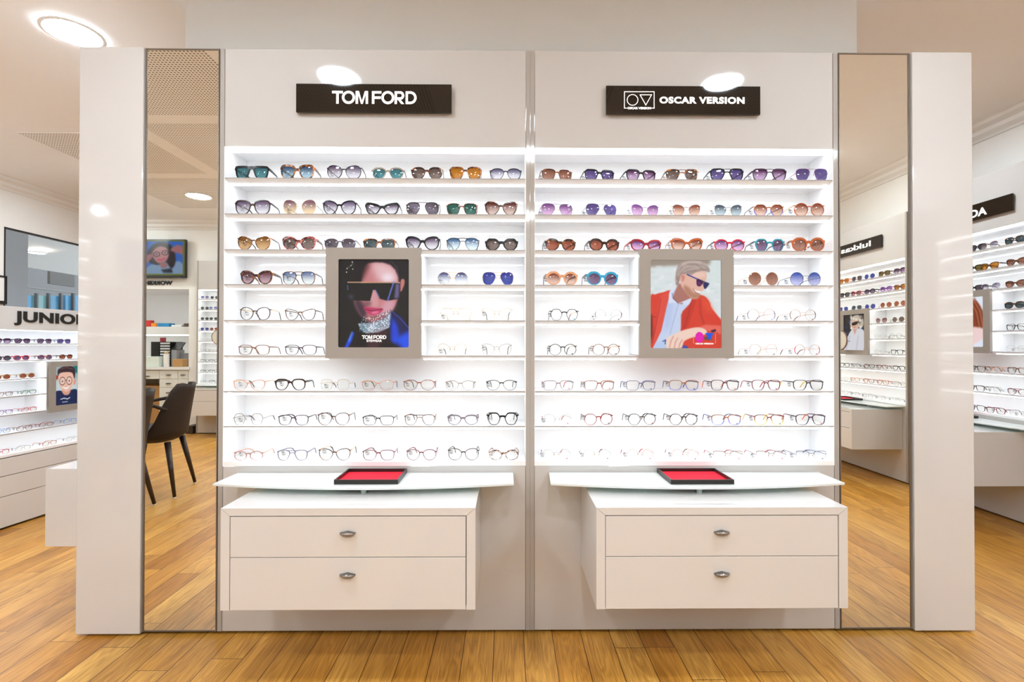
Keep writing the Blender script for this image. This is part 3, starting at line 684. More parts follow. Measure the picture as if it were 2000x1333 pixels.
# posters ------------------------------------------------------------------
def poster_visor():
    p = Paint(138, 173, (.035, .025, .035)); W = lambda x, y: ((x-195)/785, (y-155)/995)   # crop pixels of the print
    c = lambda L: [W(*q) for q in L]
    p.poly(c([(195, 155), (480, 155), (430, 400), (380, 600), (420, 900), (195, 900)]), (.06, .06, .075), .04, .6)
    p.shape(c([(470, 230), (520, 190), (650, 180), (780, 200), (850, 280), (875, 420), (865, 560), (840, 640), (790, 740), (720, 810), (640, 860), (560, 868), (480, 835), (410, 750), (365, 640), (360, 500), (400, 380)]), (.80, .50, .52), .012)      # face
    p.shape(c([(560, 200), (680, 190), (800, 240), (855, 340), (850, 410), (640, 400), (600, 320)]), (.93, .78, .80), .05, .9)
    p.shape(c([(690, 330), (780, 320), (800, 400), (690, 400)]), (.98, .93, .97), .03, .8)
    p.shape(c([(365, 600), (420, 600), (500, 700), (500, 840), (430, 790), (375, 690)]), (.22, .14, .20), .03, .95)
    p.shape(c([(440, 240), (500, 195), (540, 200), (500, 300), (455, 390), (400, 400)]), (.30, .12, .13), .03, .9)
    p.shape(c([(700, 640), (800, 620), (820, 680), (740, 790), (650, 830)]), (.86, .66, .72), .03, .8)
    p.shape(c([(530, 780), (640, 800), (640, 850), (550, 862), (490, 830)]), (.74, .42, .42), .02, .8)
    p.shape(c([(540, 520), (600, 500), (640, 640), (620, 690), (520, 680), (500, 650)]), (.84, .60, .62), .02)       # nose
    p.shape(c([(480, 640), (530, 620), (560, 660), (520, 690), (480, 680)]), (.40, .22, .25), .02, .7)
    p.shape(c([(470, 700), (540, 695), (600, 705), (690, 715), (640, 770), (560, 785), (505, 750)]), (.78, .22, .40), .006)       # lips
    p.curve(c([(480, 715), (560, 738), (680, 718)]), .012, (.45, .08, .20), .004); p.shape(c([(560, 750), (640, 740), (620, 765), (570, 770)]), (.95, .55, .68), .01, .8)
    p.poly(c([(380, 150), (985, 150), (985, 380), (866, 440), (858, 350), (825, 270), (770, 215), (690, 188), (600, 183), (520, 195), (480, 240), (455, 330), (445, 420), (360, 420)]), (.05, .03, .06), .012)    # hair
    p.curve(c([(780, 175), (840, 240), (862, 330)]), .008, (.30, .24, .34), .004); p.curve(c([(740, 170), (800, 200), (850, 270)]), .006, (.22, .16, .26), .004)
    p.shape(c([(885, 400), (900, 375), (928, 385), (925, 440), (895, 515), (880, 500)]), (.80, .48, .46), .006)   # ear
    p.poly(c([(290, 412), (880, 415), (872, 600), (735, 622), (650, 600), (605, 500), (575, 500), (545, 625), (350, 618), (290, 560)]), (.028, .028, .035), .004)    # visor
    p.poly(c([(290, 408), (880, 412), (880, 424), (290, 420)]), (.85, .66, .50), .003)
    p.line(W(808, 408), W(740, 620), .018, (.45, .55, .95), .006); p.poly(c([(830, 425), (873, 430), (866, 590), (812, 600)]), (.40, .36, .55), .012)
    p.curve(c([(600, 500), (625, 540), (650, 590)]), .010, (.40, .50, .85), .005); p.line(W(293, 450), W(296, 500), .010, (.40, .50, .70), .004)
    p.poly(c([(300, 550), (360, 560), (350, 612), (310, 590)]), (.25, .25, .35), .02)
    p.poly(c([(410, 880), (560, 870), (700, 830), (780, 745), (792, 800), (760, 925), (640, 985), (500, 992), (440, 950)]), (.80, .84, .90), .006)     # beaded collar
    random.seed(3)
    for i in range(26):
        for j in range(13):
            x = 425+i*14+j*3; y = 985-j*15-max(0, i-8)*5.5+(i % 2)*5
            if y < 985 and x < 790: p.ell(*W(x, y), .006, .006, random.choice([(.10, .16, .24), (.25, .45, .55), (.98, 1, 1), (.12, .12, .2)]), 0, .8)
    p.poly(c([(430, 880), (480, 890), (520, 960), (480, 985), (440, 940)]), (.15, .40, .45), .03, .5)
    p.poly(c([(780, 740), (900, 800), (980, 930), (980, 1150), (880, 1150), (800, 1100), (765, 1050), (770, 900)]), (.02, .06, .30), .01)     # blue jacket
    p.poly(c([(790, 800), (850, 900), (870, 1000), (840, 1110), (780, 1080), (775, 920)]), (.08, .25, .85), .02)
    p.poly(c([(800, 1060), (980, 960), (980, 1150), (900, 1150)]), (.05, .32, .95), .03); p.curve(c([(790, 745), (880, 820), (975, 930)]), .007, (.35, .45, .95), .004)
    p.poly(c([(260, 1150), (300, 1060), (350, 970), (368, 985), (340, 1080), (300, 1150)]), (.08, .30, .95), .012); p.line(W(345, 975), W(310, 1080), .012, (.55, .75, 1), .01)
    p.poly(c([(500, 1010), (750, 940), (740, 1000), (640, 1150), (520, 1150)]), (.28, .14, .17), .03, .9)
    for q in ((285, 260), (330, 225), (345, 185), (350, 265), (280, 300)): p.ell(*W(*q), .007, .007, (.95, .95, .9), .002)
    p.curve(c([(285, 260), (330, 225), (350, 205), (335, 180)]), .005, (.7, .7, .68), .003)
    return p
def poster_jacket():
    p = Paint(138, 173, (.88, .91, .92)); W = lambda x, y: ((x-178)/795, (y-155)/1003); c = lambda L: [W(*q) for q in L]
    p.poly(c([(178, 155), (870, 155), (850, 210), (500, 215), (178, 235)]), (.62, .57, .52), .02)
    random.seed(5)
    for i in range(140):
        x, y = random.uniform(178, 970), random.uniform(230, 760); p.ell(*W(x, y), random.uniform(.02, .06), .012, random.choice([(.78, .84, .86), (.95, .97, .98), (.84, .88, .88), (.98, .98, .98)]), .01, .5)
    p.poly(c([(870, 155), (975, 155), (975, 420), (850, 380)]), (.86, .91, .90), .03, .8)
    p.shape(c([(178, 600), (240, 545), (330, 520), (420, 505), (560, 640), (700, 560), (780, 560), (840, 620), (870, 700), (940, 790), (975, 860), (975, 1158), (178, 1158)]), (.87, .24, .16), .006)     # jacket
    p.poly(c([(405, 510), (470, 480), (640, 590), (620, 660), (540, 740), (520, 960), (520, 1158), (210, 1158), (300, 960), (350, 740)]), (.80, .85, .96), .006)      # shirt
    p.curve(c([(500, 640), (440, 850), (400, 1000)]), .008, (.60, .66, .82), .006); p.poly(c([(350, 700), (380, 620), (440, 640), (400, 900), (330, 1000)]), (.70, .77, .93), .03, .7)
    p.poly(c([(290, 560), (400, 510), (350, 740), (300, 960), (210, 1140), (250, 860), (270, 700)]), (.90, .30, .24), .006); p.curve(c([(300, 580), (275, 740), (250, 860), (200, 1100)]), .006, (.62, .12, .10), .005)
    p.poly(c([(178, 760), (200, 800), (205, 1000), (178, 1100)]), (.35, .05, .10), .015, .9); p.curve(c([(190, 790), (240, 810)]), .006, (.5, .08, .08), .003)
    p.poly(c([(640, 600), (620, 660), (550, 740), (525, 780), (530, 960), (600, 920), (660, 740), (700, 600)]), (.80, .20, .14), .008); p.curve(c([(640, 640), (600, 800), (560, 930)]), .006, (.60, .10, .08), .005)
    p.curve(c([(740, 600), (745, 760), (780, 880)]), .012, (.62, .13, .11), .012); p.poly(c([(780, 560), (850, 650), (900, 760), (820, 740), (760, 650)]), (.93, .32, .20), .03, .7)
    p.shape(c([(430, 600), (470, 480), (520, 420), (620, 560), (650, 600), (560, 650), (490, 645)]), (.70, .46, .42), .008)     # neck
    p.shape(c([(520, 300), (600, 270), (760, 270), (815, 320), (800, 400), (790, 480), (740, 520), (720, 580), (690, 595), (630, 580), (560, 500), (520, 420)]), (.91, .72, .65), .006)     # face
    p.shape(c([(560, 440), (620, 470), (660, 520), (740, 545), (715, 590), (660, 590), (600, 560), (560, 500)]), (.70, .48, .38), .015, .85)
    p.shape(c([(650, 300), (780, 290), (810, 330), (740, 360), (670, 350)]), (.96, .82, .76), .02, .8)
    p.shape(c([(465, 420), (470, 280), (520, 190), (640, 158), (760, 165), (840, 240), (845, 290), (790, 275), (700, 290), (640, 320), (560, 310), (520, 330), (495, 440)]), (.66, .58, .56), .006)       # hair
    for q in ([(480, 400), (490, 280), (560, 200), (700, 180), (820, 240)], [(500, 330), (560, 240), (680, 220), (800, 260)], [(540, 200), (640, 170), (760, 185)], [(560, 290), (640, 260), (740, 240)]): p.curve(smooth([W(*k) for k in q], 4)[:-4], .018, (.86, .81, .76), .012, .6)
    for q in ([(475, 380), (485, 300), (540, 230)], [(520, 320), (600, 280), (700, 270)], [(480, 430), (500, 380), (520, 330)], [(600, 200), (700, 205), (820, 290)]): p.curve([W(*k) for k in q], .010, (.42, .33, .31), .010, .6)
    p.shape(c([(520, 330), (545, 310), (575, 330), (565, 380), (540, 405), (522, 380)]), (.88, .62, .55), .005); p.curve(c([(535, 335), (555, 350), (545, 385)]), .006, (.62, .34, .30), .004)
    p.line(W(595, 318), W(720, 375), .016, (.16, .20, .60), .003)
    p.shape(c([(700, 380), (720, 368), (775, 395), (770, 420), (740, 452), (705, 440)]), (.20, .08, .28), .003); p.shape(c([(778, 410), (838, 420), (835, 440), (800, 482), (782, 465)]), (.15, .15, .36), .003); p.line(W(730, 378), W(840, 420), .010, (.08, .08, .22), .003)
    p.shape(c([(715, 400), (735, 400), (745, 440), (715, 435)]), (.70, .10, .55), .01, .6)
    p.shape(c([(665, 485), (700, 500), (745, 510), (730, 535), (690, 520)]), (.99, .96, .94), .004); p.curve(c([(662, 480), (690, 522), (735, 540)]), .007, (.55, .22, .20), .003)
    p.shape(c([(395, 520), (440, 480), (465, 480), (430, 530), (420, 580), (480, 640), (430, 640), (390, 640)]), (.87, .90, .99), .004); p.shape(c([(490, 650), (560, 620), (640, 590), (620, 650), (560, 670), (540, 640)]), (.86, .89, .98), .004)
    p.curve(c([(425, 530), (440, 590), (490, 645)]), .006, (.30, .30, .50), .004)
    p.poly(c([(700, 930), (800, 890), (975, 900), (975, 1000), (820, 970)]), (.93, .42, .36), .01); p.curve(c([(680, 930), (800, 960), (940, 990)]), .008, (.65, .14, .12), .005)
    p.shape(c([(370, 1040), (440, 1000), (560, 950), (700, 920), (790, 940), (815, 985), (740, 1020), (640, 1040), (560, 1080), (540, 1140), (500, 1158), (370, 1158), (360, 1090)]), (.97, .84, .78), .006)      # hand
    for q in ([(440, 1020), (410, 1080), (395, 1150)], [(490, 1040), (460, 1090), (450, 1158)], [(540, 1060), (510, 1110), (500, 1158)]): p.curve([W(*k) for k in q], .010, (.78, .52, .46), .006)
    p.poly(c([(240, 1100), (340, 1060), (360, 1158), (210, 1158)]), (.75, .82, .95), .01); p.curve(c([(320, 1080), (350, 1065), (345, 1110)]), .012, (.15, .20, .50), .004); p.poly(c([(545, 1120), (600, 1140), (600, 1158), (540, 1158)]), (.18, .30, .70), .006)
    p.poly(c([(860, 955), (915, 940), (920, 965), (870, 978)]), (.25, .08, .22), .004); p.poly(c([(780, 1030), (870, 1030), (860, 1062), (790, 1060)]), (.30, .30, .28), .01)
    p.ell(*W(732, 1033), .060, .060, (.93, .0, .72), 0); p.poly(c([(798, 985), (890, 985), (845, 1075)]), (.03, .35, .90), 0)
    for a_, b_ in (((665, 1020), (665, 1102)), ((665, 1102), (685, 1102)), ((912, 990), (912, 1102)), ((895, 1102), (912, 1102))): p.line(W(*a_), W(*b_), .005, (.95, .6, .6), 0)
    return p
def poster_boy():
    p = Paint(60, 90, (.78, .84, .85)); P = p
    p.poly([(0, 0), (1, 0), (1, .35), (0, .35)], (.62, .72, .72), .05); p.poly([(0, .22), (.15, .22), (.15, .32), (0, .32)], (.65, .2, .15), .02); p.poly([(.82, .0), (1, 0), (1, .18), (.82, .2)], (.05, .45, .45), .03)
    p.shape([(.0, 1), (.0, .68), (.18, .62), (.5, .68), (.78, .62), (1, .66), (1, 1)], (.05, .12, .30), .01)
    p.shape([(.30, .60), (.68, .60), (.62, .74), (.40, .74)], (.85, .62, .54), .01); p.shape([(.15, .22), (.5, .12), (.84, .22), (.82, .45), (.66, .62), (.5, .67), (.32, .60), (.17, .44)], (.93, .74, .66), .01)
    p.shape([(.13, .24), (.12, .08), (.4, .0), (.8, .02), (.90, .16), (.86, .34), (.76, .18), (.45, .15), (.20, .17)], (.22, .14, .18), .012); p.curve([(.2, .06), (.5, .03), (.8, .08)], .03, (.42, .30, .30), .01)
    p.ell(.32, .38, .13, .11, (.20, .10, .14), .004); p.ell(.32, .38, .115, .094, (.92, .78, .72), .004); p.ell(.63, .38, .13, .11, (.20, .10, .14), .004); p.ell(.63, .38, .115, .094, (.92, .78, .72), .004); p.line((.44, .37), (.52, .37), .02, (.2, .1, .14))
    p.ell(.32, .385, .025, .02, (.15, .1, .1)); p.ell(.63, .385, .025, .02, (.15, .1, .1)); p.shape([(.30, .53), (.5, .555), (.66, .52), (.5, .60)], (.99, .97, .96), .006); p.shape([(.86, .36), (.95, .38), (.9, .5), (.83, .48)], (.88, .60, .52), .006)
    p.curve([(.25, .85), (.4, .83), (.55, .86), (.66, .83)], .035, (.9, .92, .95), .006); p.curve([(.32, .93), (.56, .93)], .02, (.8, .84, .9), .004)
    return p
def poster_earring():
    p = Paint(60, 80, (.90, .93, .98)); p.x = p.x-.26; p.poly([(-.3, 0), (.1, 0), (.1, 1), (-.3, 1)], (.55, .24, .13), .02); p.shape([(-.1, 0), (.35, .0), (.62, .15), (.78, .5), (.80, .75), (.6, .7), (.3, .6), (-.1, .6)], (.55, .24, .13), .02)
    for k in range(5): p.curve([(.3+.05*k, .02), (.5+.05*k, .3), (.6+.04*k, .66)], .02, (.80, .50, .32) if k % 2 else (.38, .14, .07), .01, .8)
    p.shape([(-.1, .1), (.2, .12), (.35, .3), (.30, .6), (-.1, .7)], (.92, .70, .66), .02); p.shape([(-.05, .22), (.18, .25), (.15, .36), (-.05, .36)], (.06, .04, .08), .01)
    p.shape([(.22, .36), (.32, .34), (.36, .42), (.26, .5)], (.86, .58, .5), .01); p.shape([(.1, .45), (.3, .46), (.28, .58), (.12, .62)], (.10, .16, .30), .01); p.shape([(-.1, .62), (.5, .60), (.8, .68), (.7, .85), (.3, .98), (-.1, .95)], (.96, .84, .84), .02)
    return p
def poster_white_coat():
    p = Paint(60, 100, (.04, .04, .09))
    for q in ((.75, .2), (.9, .35), (.85, .5), (.1, .4)): p.ell(*q, .05, .04, (.15, .2, .5), .04)
    p.shape([(.05, .30), (.1, .1), (.35, .02), (.62, .08), (.70, .25), (.62, .42), (.4, .45), (.2, .42)], (.80, .76, .72), .02)
    for i in range(40): random.seed(i); p.ell(random.uniform(.1, .66), random.uniform(.04, .40), .05, .04, random.choice([(.98, .96, .92), (.40, .36, .36), (.85, .8, .72)]), .008, .8)
    p.shape([(.34, .18), (.58, .20), (.60, .34), (.48, .42), (.36, .36)], (.92, .72, .64), .01); p.shape([(.34, .20), (.6, .24), (.57, .31), (.36, .28)], (.05, .04, .06), .004); p.line((.44, .36), (.52, .36), .02, (.7, .2, .25))
    p.shape([(.05, .46), (.3, .40), (.6, .42), (.8, .6), (1, .9), (1, 1.05), (.2, 1.05), (.05, 1.0), (.0, .7)], (.90, .91, .97), .01); p.poly([(.35, .40), (.55, .41), (.47, .58)], (.88, .68, .62), .01); p.curve([(.3, .6), (.35, .8), (.4, 1)], .02, (.65, .66, .8), .02); p.curve([(.7, .6), (.8, .8), (.9, 1)], .02, (.65, .66, .8), .02)
    return p
def tv_picture():
    p = Paint(110, 62, (.16, .40, .80)); p.poly([(0, 0), (.30, 0), (.30, 1), (0, 1)], (.10, .28, .62), .01)
    p.shape([(.38, .98), (.42, .78), (.58, .62), (.72, .66), (.92, .6), (1, .8), (1, 1)], (.50, .62, .78), .01)
    # the print is seen mirrored in the shop mirror: paint it as it hangs (flip of the view)
    p.shape([(.46, .62), (.44, .30), (.56, .08), (.74, .08), (.84, .3), (.86, .62), (.80, .8), (.70, .6), (.6, .7)], (.10, .04, .08), .01)
    p.shape([(.50, .34), (.60, .18), (.72, .22), (.76, .42), (.70, .62), (.60, .66), (.53, .54)], (.72, .48, .50), .01)
    p.shape([(.36, .56), (.42, .42), (.52, .40), (.50, .50), (.42, .66), (.36, .72)], (.66, .42, .46), .01); p.shape([(.78, .28), (.88, .14), (.98, .2), (.99, .40), (.88, .36)], (.66, .42, .46), .01)
    for q in ((.57, .40), (.70, .36)): p.ell(*q, .055, .075, (.10, .05, .10), .002, .9); p.ell(*q, .042, .058, (.66, .46, .50), .002); p.ell(q[0], q[1], .014, .015, (.1, .05, .08))
    p.curve([(.59, .55), (.64, .57), (.70, .52)], .022, (.80, .25, .38), .004); p.shape([(.62, .66), (.70, .62), (.74, .74), (.66, .8)], (.62, .40, .42), .008); p.poly([(.64, .84), (.8, .8), (.82, .93), (.68, .93)], (.05, .08, .18), .01)
    for x0, x1, y0, y1 in ((0, 1, 0, .03), (0, 1, .96, 1), (.975, 1, 0, 1), (0, .02, 0, 1)): p.poly([(x0, y0), (x1, y0), (x1, y1), (x0, y1)], (.42, .46, .10))
    return p

# ---------------------------------------------------------------- main wall: two displays, mirrors, end panels
XA, XM, XE = UY(427, 650, 0).x, UY(1035.6, 650, 0).x, UY(1638.5, 650, 0).x
xin = lambda px, x: UY(px, 650, 0).x-x
WL, WR = XM-XA, XE-XM
pwid = UY(823, 590, 0).x-UY(637, 590, 0).x
display('left lit eyewear display, header with the white two-word sign', WL, (XA, 0, 0), 0, st=xin(436, XA), st2=XM-UY(1027, 650, 0).x, pc_=(UY(637, 590, 0).x+UY(823, 590, 0).x)/2-XA, pw=pwid)
pwr = UY(1432, 590, 0).x-UY(1248, 590, 0).x
display('right lit eyewear display, beside the right mirror', WR, (XM, 0, 0), 0, st=xin(1044, XM), st2=XE-UY(1629, 650, 0).x, pc_=(UY(1432, 590, 0).x+UY(1248, 590, 0).x)/2-XM, pw=pwr)
a_ = lambda px, py: UY(px, py, 0)
A0 = a_(637, 590).x; A1 = a_(823, 590).x
pb = poster_box('backlit poster of a face behind a black visor, in the left display', 1, (0, 0, 0), 0, A0, A1, PZ0, PZ1, poster_visor(), (a_(661.5, 590).x, a_(799, 590).x, zy(679), zy(507)))
pb_tf = pb
text('lettering', 'EYEWEAR', a_(746, 590).x-a_(716.5, 590).x, .0085, letter, pb, a_(716.5, 590).x, zy(668.3), .0006, .02, .0004)
C0 = a_(1248, 590).x; C1 = a_(1432, 590).x
pb = poster_box('backlit poster of a laughing man in a red jacket, in the right display', 1, (0, 0, 0), 0, C0, C1, PZ0+.002, PZ1-.002, poster_jacket(), (a_(1270, 590).x, a_(1408, 590).x, zy(680), zy(507)))
text('lettering', 'OSCAR VERSION', a_(1393, 590).x-a_(1358.5, 590).x, .0055, letter, pb, a_(1358.5, 590).x, zy(672.5), .0006, .03, .0004)
# signs
y_ = -.016
def at(px, py): return UY(px, py, y_)
p0, p1 = at(578, 218.5), at(882, 163)
s = sign('long black gloss sign with white lettering on the left display header', (0, 0, 0), 0, p0.x, p1.x, at(730, 219.5).z, at(730, 164).z)
gx0, gx1 = at(649.5, 190).x, at(813.5, 190).x
def glyphs(word, X, Z, t):
    """geometric capitals; X maps letter units to x, Z to z"""
    g = MB(); y = t[0]; yb = t[1]
    def poly(p): g.prism([(X(a), Z(b)) for a, b in p], y, yb, 'y')
    def ringseg(cx, cy, rx, ry, th, a0, a1, n=28):
        o = [(cx+rx*math.cos(a0+(a1-a0)*i/n), cy+ry*math.sin(a0+(a1-a0)*i/n)) for i in range(n+1)]
        q = [(cx+(rx-th)*math.cos(a0+(a1-a0)*i/n), cy+(ry-th)*math.sin(a0+(a1-a0)*i/n)) for i in range(n+1)]
        for i in range(n): poly([o[i], o[i+1], q[i+1], q[i]])
    S_ = 27
    for ch, x0, x1 in word:
        if ch == 'T': poly([(x0, 400), (x1, 400), (x1, 400+S_), (x0, 400+S_)]); m_ = (x0+x1)/2; poly([(m_-S_/2, 400+S_), (m_+S_/2, 400+S_), (m_+S_/2, 546), (m_-S_/2, 546)])
        if ch == 'O': ringseg((x0+x1)/2, 473, (x1-x0)/2, 75, S_, 0, 2*PI, 48)
        if ch == 'M':
            poly([(x0, 400), (x0+S_, 400), (x0+S_, 546), (x0, 546)]); poly([(x1-S_, 400), (x1, 400), (x1, 546), (x1-S_, 546)]); m_ = (x0+x1)/2
            poly([(x0+S_*.6, 400), (x0+S_*1.35, 400), (m_+S_*.35, 546), (m_-S_*.35, 546)]); poly([(x1-S_*1.35, 400), (x1-S_*.6, 400), (m_+S_*.35, 546), (m_-S_*.35, 546)])
        if ch in 'FRD': poly([(x0, 400), (x0+S_, 400), (x0+S_, 546), (x0, 546)])
        if ch == 'F': poly([(x0+S_, 400), (x1, 400), (x1, 400+S_), (x0+S_, 400+S_)]); poly([(x0+S_, 461), (x1-6, 461), (x1-6, 461+S_), (x0+S_, 461+S_)])
        if ch == 'D': poly([(x0+S_, 400), (x1-70, 400), (x1-70, 400+S_), (x0+S_, 400+S_)]); poly([(x0+S_, 546-S_), (x1-70, 546-S_), (x1-70, 546), (x0+S_, 546)]); ringseg(x1-71, 473, 71, 73, S_, -PI/2, PI/2)
        if ch == 'R':
            poly([(x0+S_, 400), (x1-44, 400), (x1-44, 400+S_), (x0+S_, 400+S_)]); poly([(x0+S_, 470), (x1-44, 470), (x1-44, 470+S_), (x0+S_, 470+S_)]); ringseg(x1-46, 448.5, 46, 48.5, S_, -PI/2, PI/2)
            poly([(x1-78, 490), (x1-46, 490), (x1, 546), (x1-34, 546)])
    return g
TF = [('T', 522, 645), ('O', 635, 785), ('M', 793, 935), ('F', 980, 1088), ('O', 1088, 1236), ('R', 1240, 1350), ('D', 1366, 1492)]
glyphs(TF, lambda u: at(560+u/5.882, 190).x, lambda v: at(730, 110+v/5.882+.3).z, (y_-.001, y_)).obj('lettering', letter, s)
k_ = (a_(754.5, 590).x-a_(707, 590).x)/970; glyphs(TF, lambda u: a_(707, 590).x+(u-522)*k_, lambda v: zy(662.5)+(546-v)*.0135/146, (.0002, .0008)).obj('lettering', letter, pb_tf)
p0, p1 = at(1184, 218.5), at(1485, 163)
s = sign('long black gloss sign with a circle and triangle logo on the right display header', (0, 0, 0), 0, p0.x, p1.x, at(1335, 223).z, at(1335, 168).z)
text('lettering', 'OSCAR VERSION', at(1454, 190).x-at(1288, 190).x, at(1370, 189.5).z-at(1370, 202.8).z, letter, s, at(1288, 190).x, at(1370, 202.8).z, y_, .045, .001, 1.12)
lg = MB(); q = lambda px, py: (at(px, py).x, at(px, py).z)
def bar(x0, y0, x1, y1, wd=.0026):
    a, b = Vector(q(x0, y0)), Vector(q(x1, y1)); d = (b-a).normalized()*wd/2; nn = Vector((-d.y, d.x)); a = a-d*.8; b = b+d*.8
    lg.prism([tuple(a+nn), tuple(a-nn), tuple(b-nn), tuple(b+nn)], y_-.001, y_, 'y')
for l in ((1219.5, 179.5, 1277.5, 179.5), (1219.5, 179.5, 1219.5, 211.5), (1277.5, 179.5, 1277.5, 211.5), (1219.5, 211.5, 1224, 211.5), (1273, 211.5, 1277.5, 211.5), (1250, 185.5, 1272.5, 185.5), (1250, 185.5, 1261.3, 205.5), (1272.5, 185.5, 1261.3, 205.5)): bar(*l)
cc = Vector(q(1235.3, 195.5)); R1 = abs(q(1246.3, 195.5)[0]-cc.x)
k = 40; vs = [(cc.x+r*math.cos(2*PI*i/k), yy, cc.y+r*math.sin(2*PI*i/k)) for (r, yy) in ((R1+.0003, y_-.001), (R1-.0024, y_-.001)) for i in range(k)]
lg.add(vs, [(i, (i+1) % k, k+(i+1) % k, k+i) for i in range(k)]); lg.obj('logo', letter, s)
text('lettering', 'OSCAR VERSION', at(1271.5, 211).x-at(1225.5, 211).x, .0085, letter, s, at(1225.5, 211).x, at(1248, 213.7).z, y_, .05, .001, 1.0)
# tall mirrors and end panels
def tall_mirror(label, x0, x1, zt):
    r = empty('tall_mirror', ((x0+x1)/2, 0, 0), 0, label, 'mirror', 'tall wall mirrors'); h = (x1-x0)/2
    MB().box(-h+.004, h-.004, .002, .006, .014, zt-.006).obj('mirror_glass', mirrorm, r)
    m = MB(); m.box(-h, -h+.004, -.001, .03, .012, zt).box(h-.004, h, -.001, .03, .012, zt).box(-h+.004, h-.004, .0005, .03, zt-.005, zt).box(-h+.004, h-.004, .0005, .03, .012, .0165); m.obj('edge_trim', mat('bronze_edge_trim', (.19, .155, .125), .3, .4), r)
    MB().box(-h+.004, h-.004, .0065, .03, .014, zt-.006).obj('backing_board', white, r)
    MB().box(-h+.004, h-.004, .05, .07, 0, .04).obj('plinth', plinth, r)
mx0, mx1 = UY(281, 650, 0).x, XA-.001
tall_mirror('tall mirror left of the displays, reflecting the workshop and a brown chair', mx0+.001, mx1-.001, ZT)
mx2, mx3 = XE+.001, UY(1779, 650, 0).x
tall_mirror('tall mirror right of the displays, reflecting a wall of glasses', mx2+.001, mx3-.001, ZT)
def end_panel(label, x0, x1, y0):
    r = empty('end_panel', ((x0+x1)/2, y0, 0), 0, label, 'panel', 'white gloss end panels'); h = (x1-x0)/2
    MB().box(-h, h, 0, .02, .008, ZT-.001).obj('gloss_panel', panelmat, r, .0025); MB().box(-h+.01, h-.01, .04, .06, 0, .06).obj('plinth', plinth, r)
    MB().box(-h+.003, h-.003, .02, .045, .06, ZT-.05).obj('core_board', white, r)
yp = -.009
end_panel('white gloss end panel at the far left of the display wall', UY(151.5, 650, yp).x, UY(280, 650, yp).x-.006, yp)
end_panel('white gloss end panel at the far right of the display wall', mx3+.003, UY(1901.5, 650, yp).x, yp)
# glass shelves, drawer cabinets, trays
dx0, dx1 = UY(1133.9, 1000, 0).x, UY(1656, 1100, -.322).x
lx0, lx1 = UY(430.5, 1100, -.322).x, UY(928.5, 1100, -.322).x
drawer_unit('white floating two-drawer cabinet under the left glass shelf', (0, 0, 0), 0, lx0, lx1)
drawer_unit('white floating two-drawer cabinet under the right glass shelf', (0, 0, 0), 0, UY(1164.8, 1100, -.322).x, dx1)
GZ = .602
g0, g1 = UZ(414, 946, GZ).x, UZ(1003.5, 944, GZ).x
glass_desk('frosted glass shelf with bowed front under the left display', (0, 0, 0), 0, g0, g1, [(UZ(707, 966, .577).x, -.165), (-.85, -.05), (-.17, -.05)])
h0, h1 = UZ(1076, 946, GZ).x, UZ(1659, 947, GZ).x
glass_desk('frosted glass shelf with bowed front under the right display', (0, 0, 0), 0, h0, h1, [(UZ(1371.5, 966, .577).x, -.165), (.32, -.05), (.98, -.05)])
t0, t1 = UZ(652, 947, GZ), UZ(777, 947, GZ); tray('black tray lined with red felt on the left glass shelf', t0.x, t1.x, t0.y, -.006, GZ)
t0, t1 = UZ(1310.5, 947, GZ), UZ(1434.5, 947, GZ); tray('black tray lined with red felt on the right glass shelf', t0.x, t1.x, t0.y, -.006, GZ)
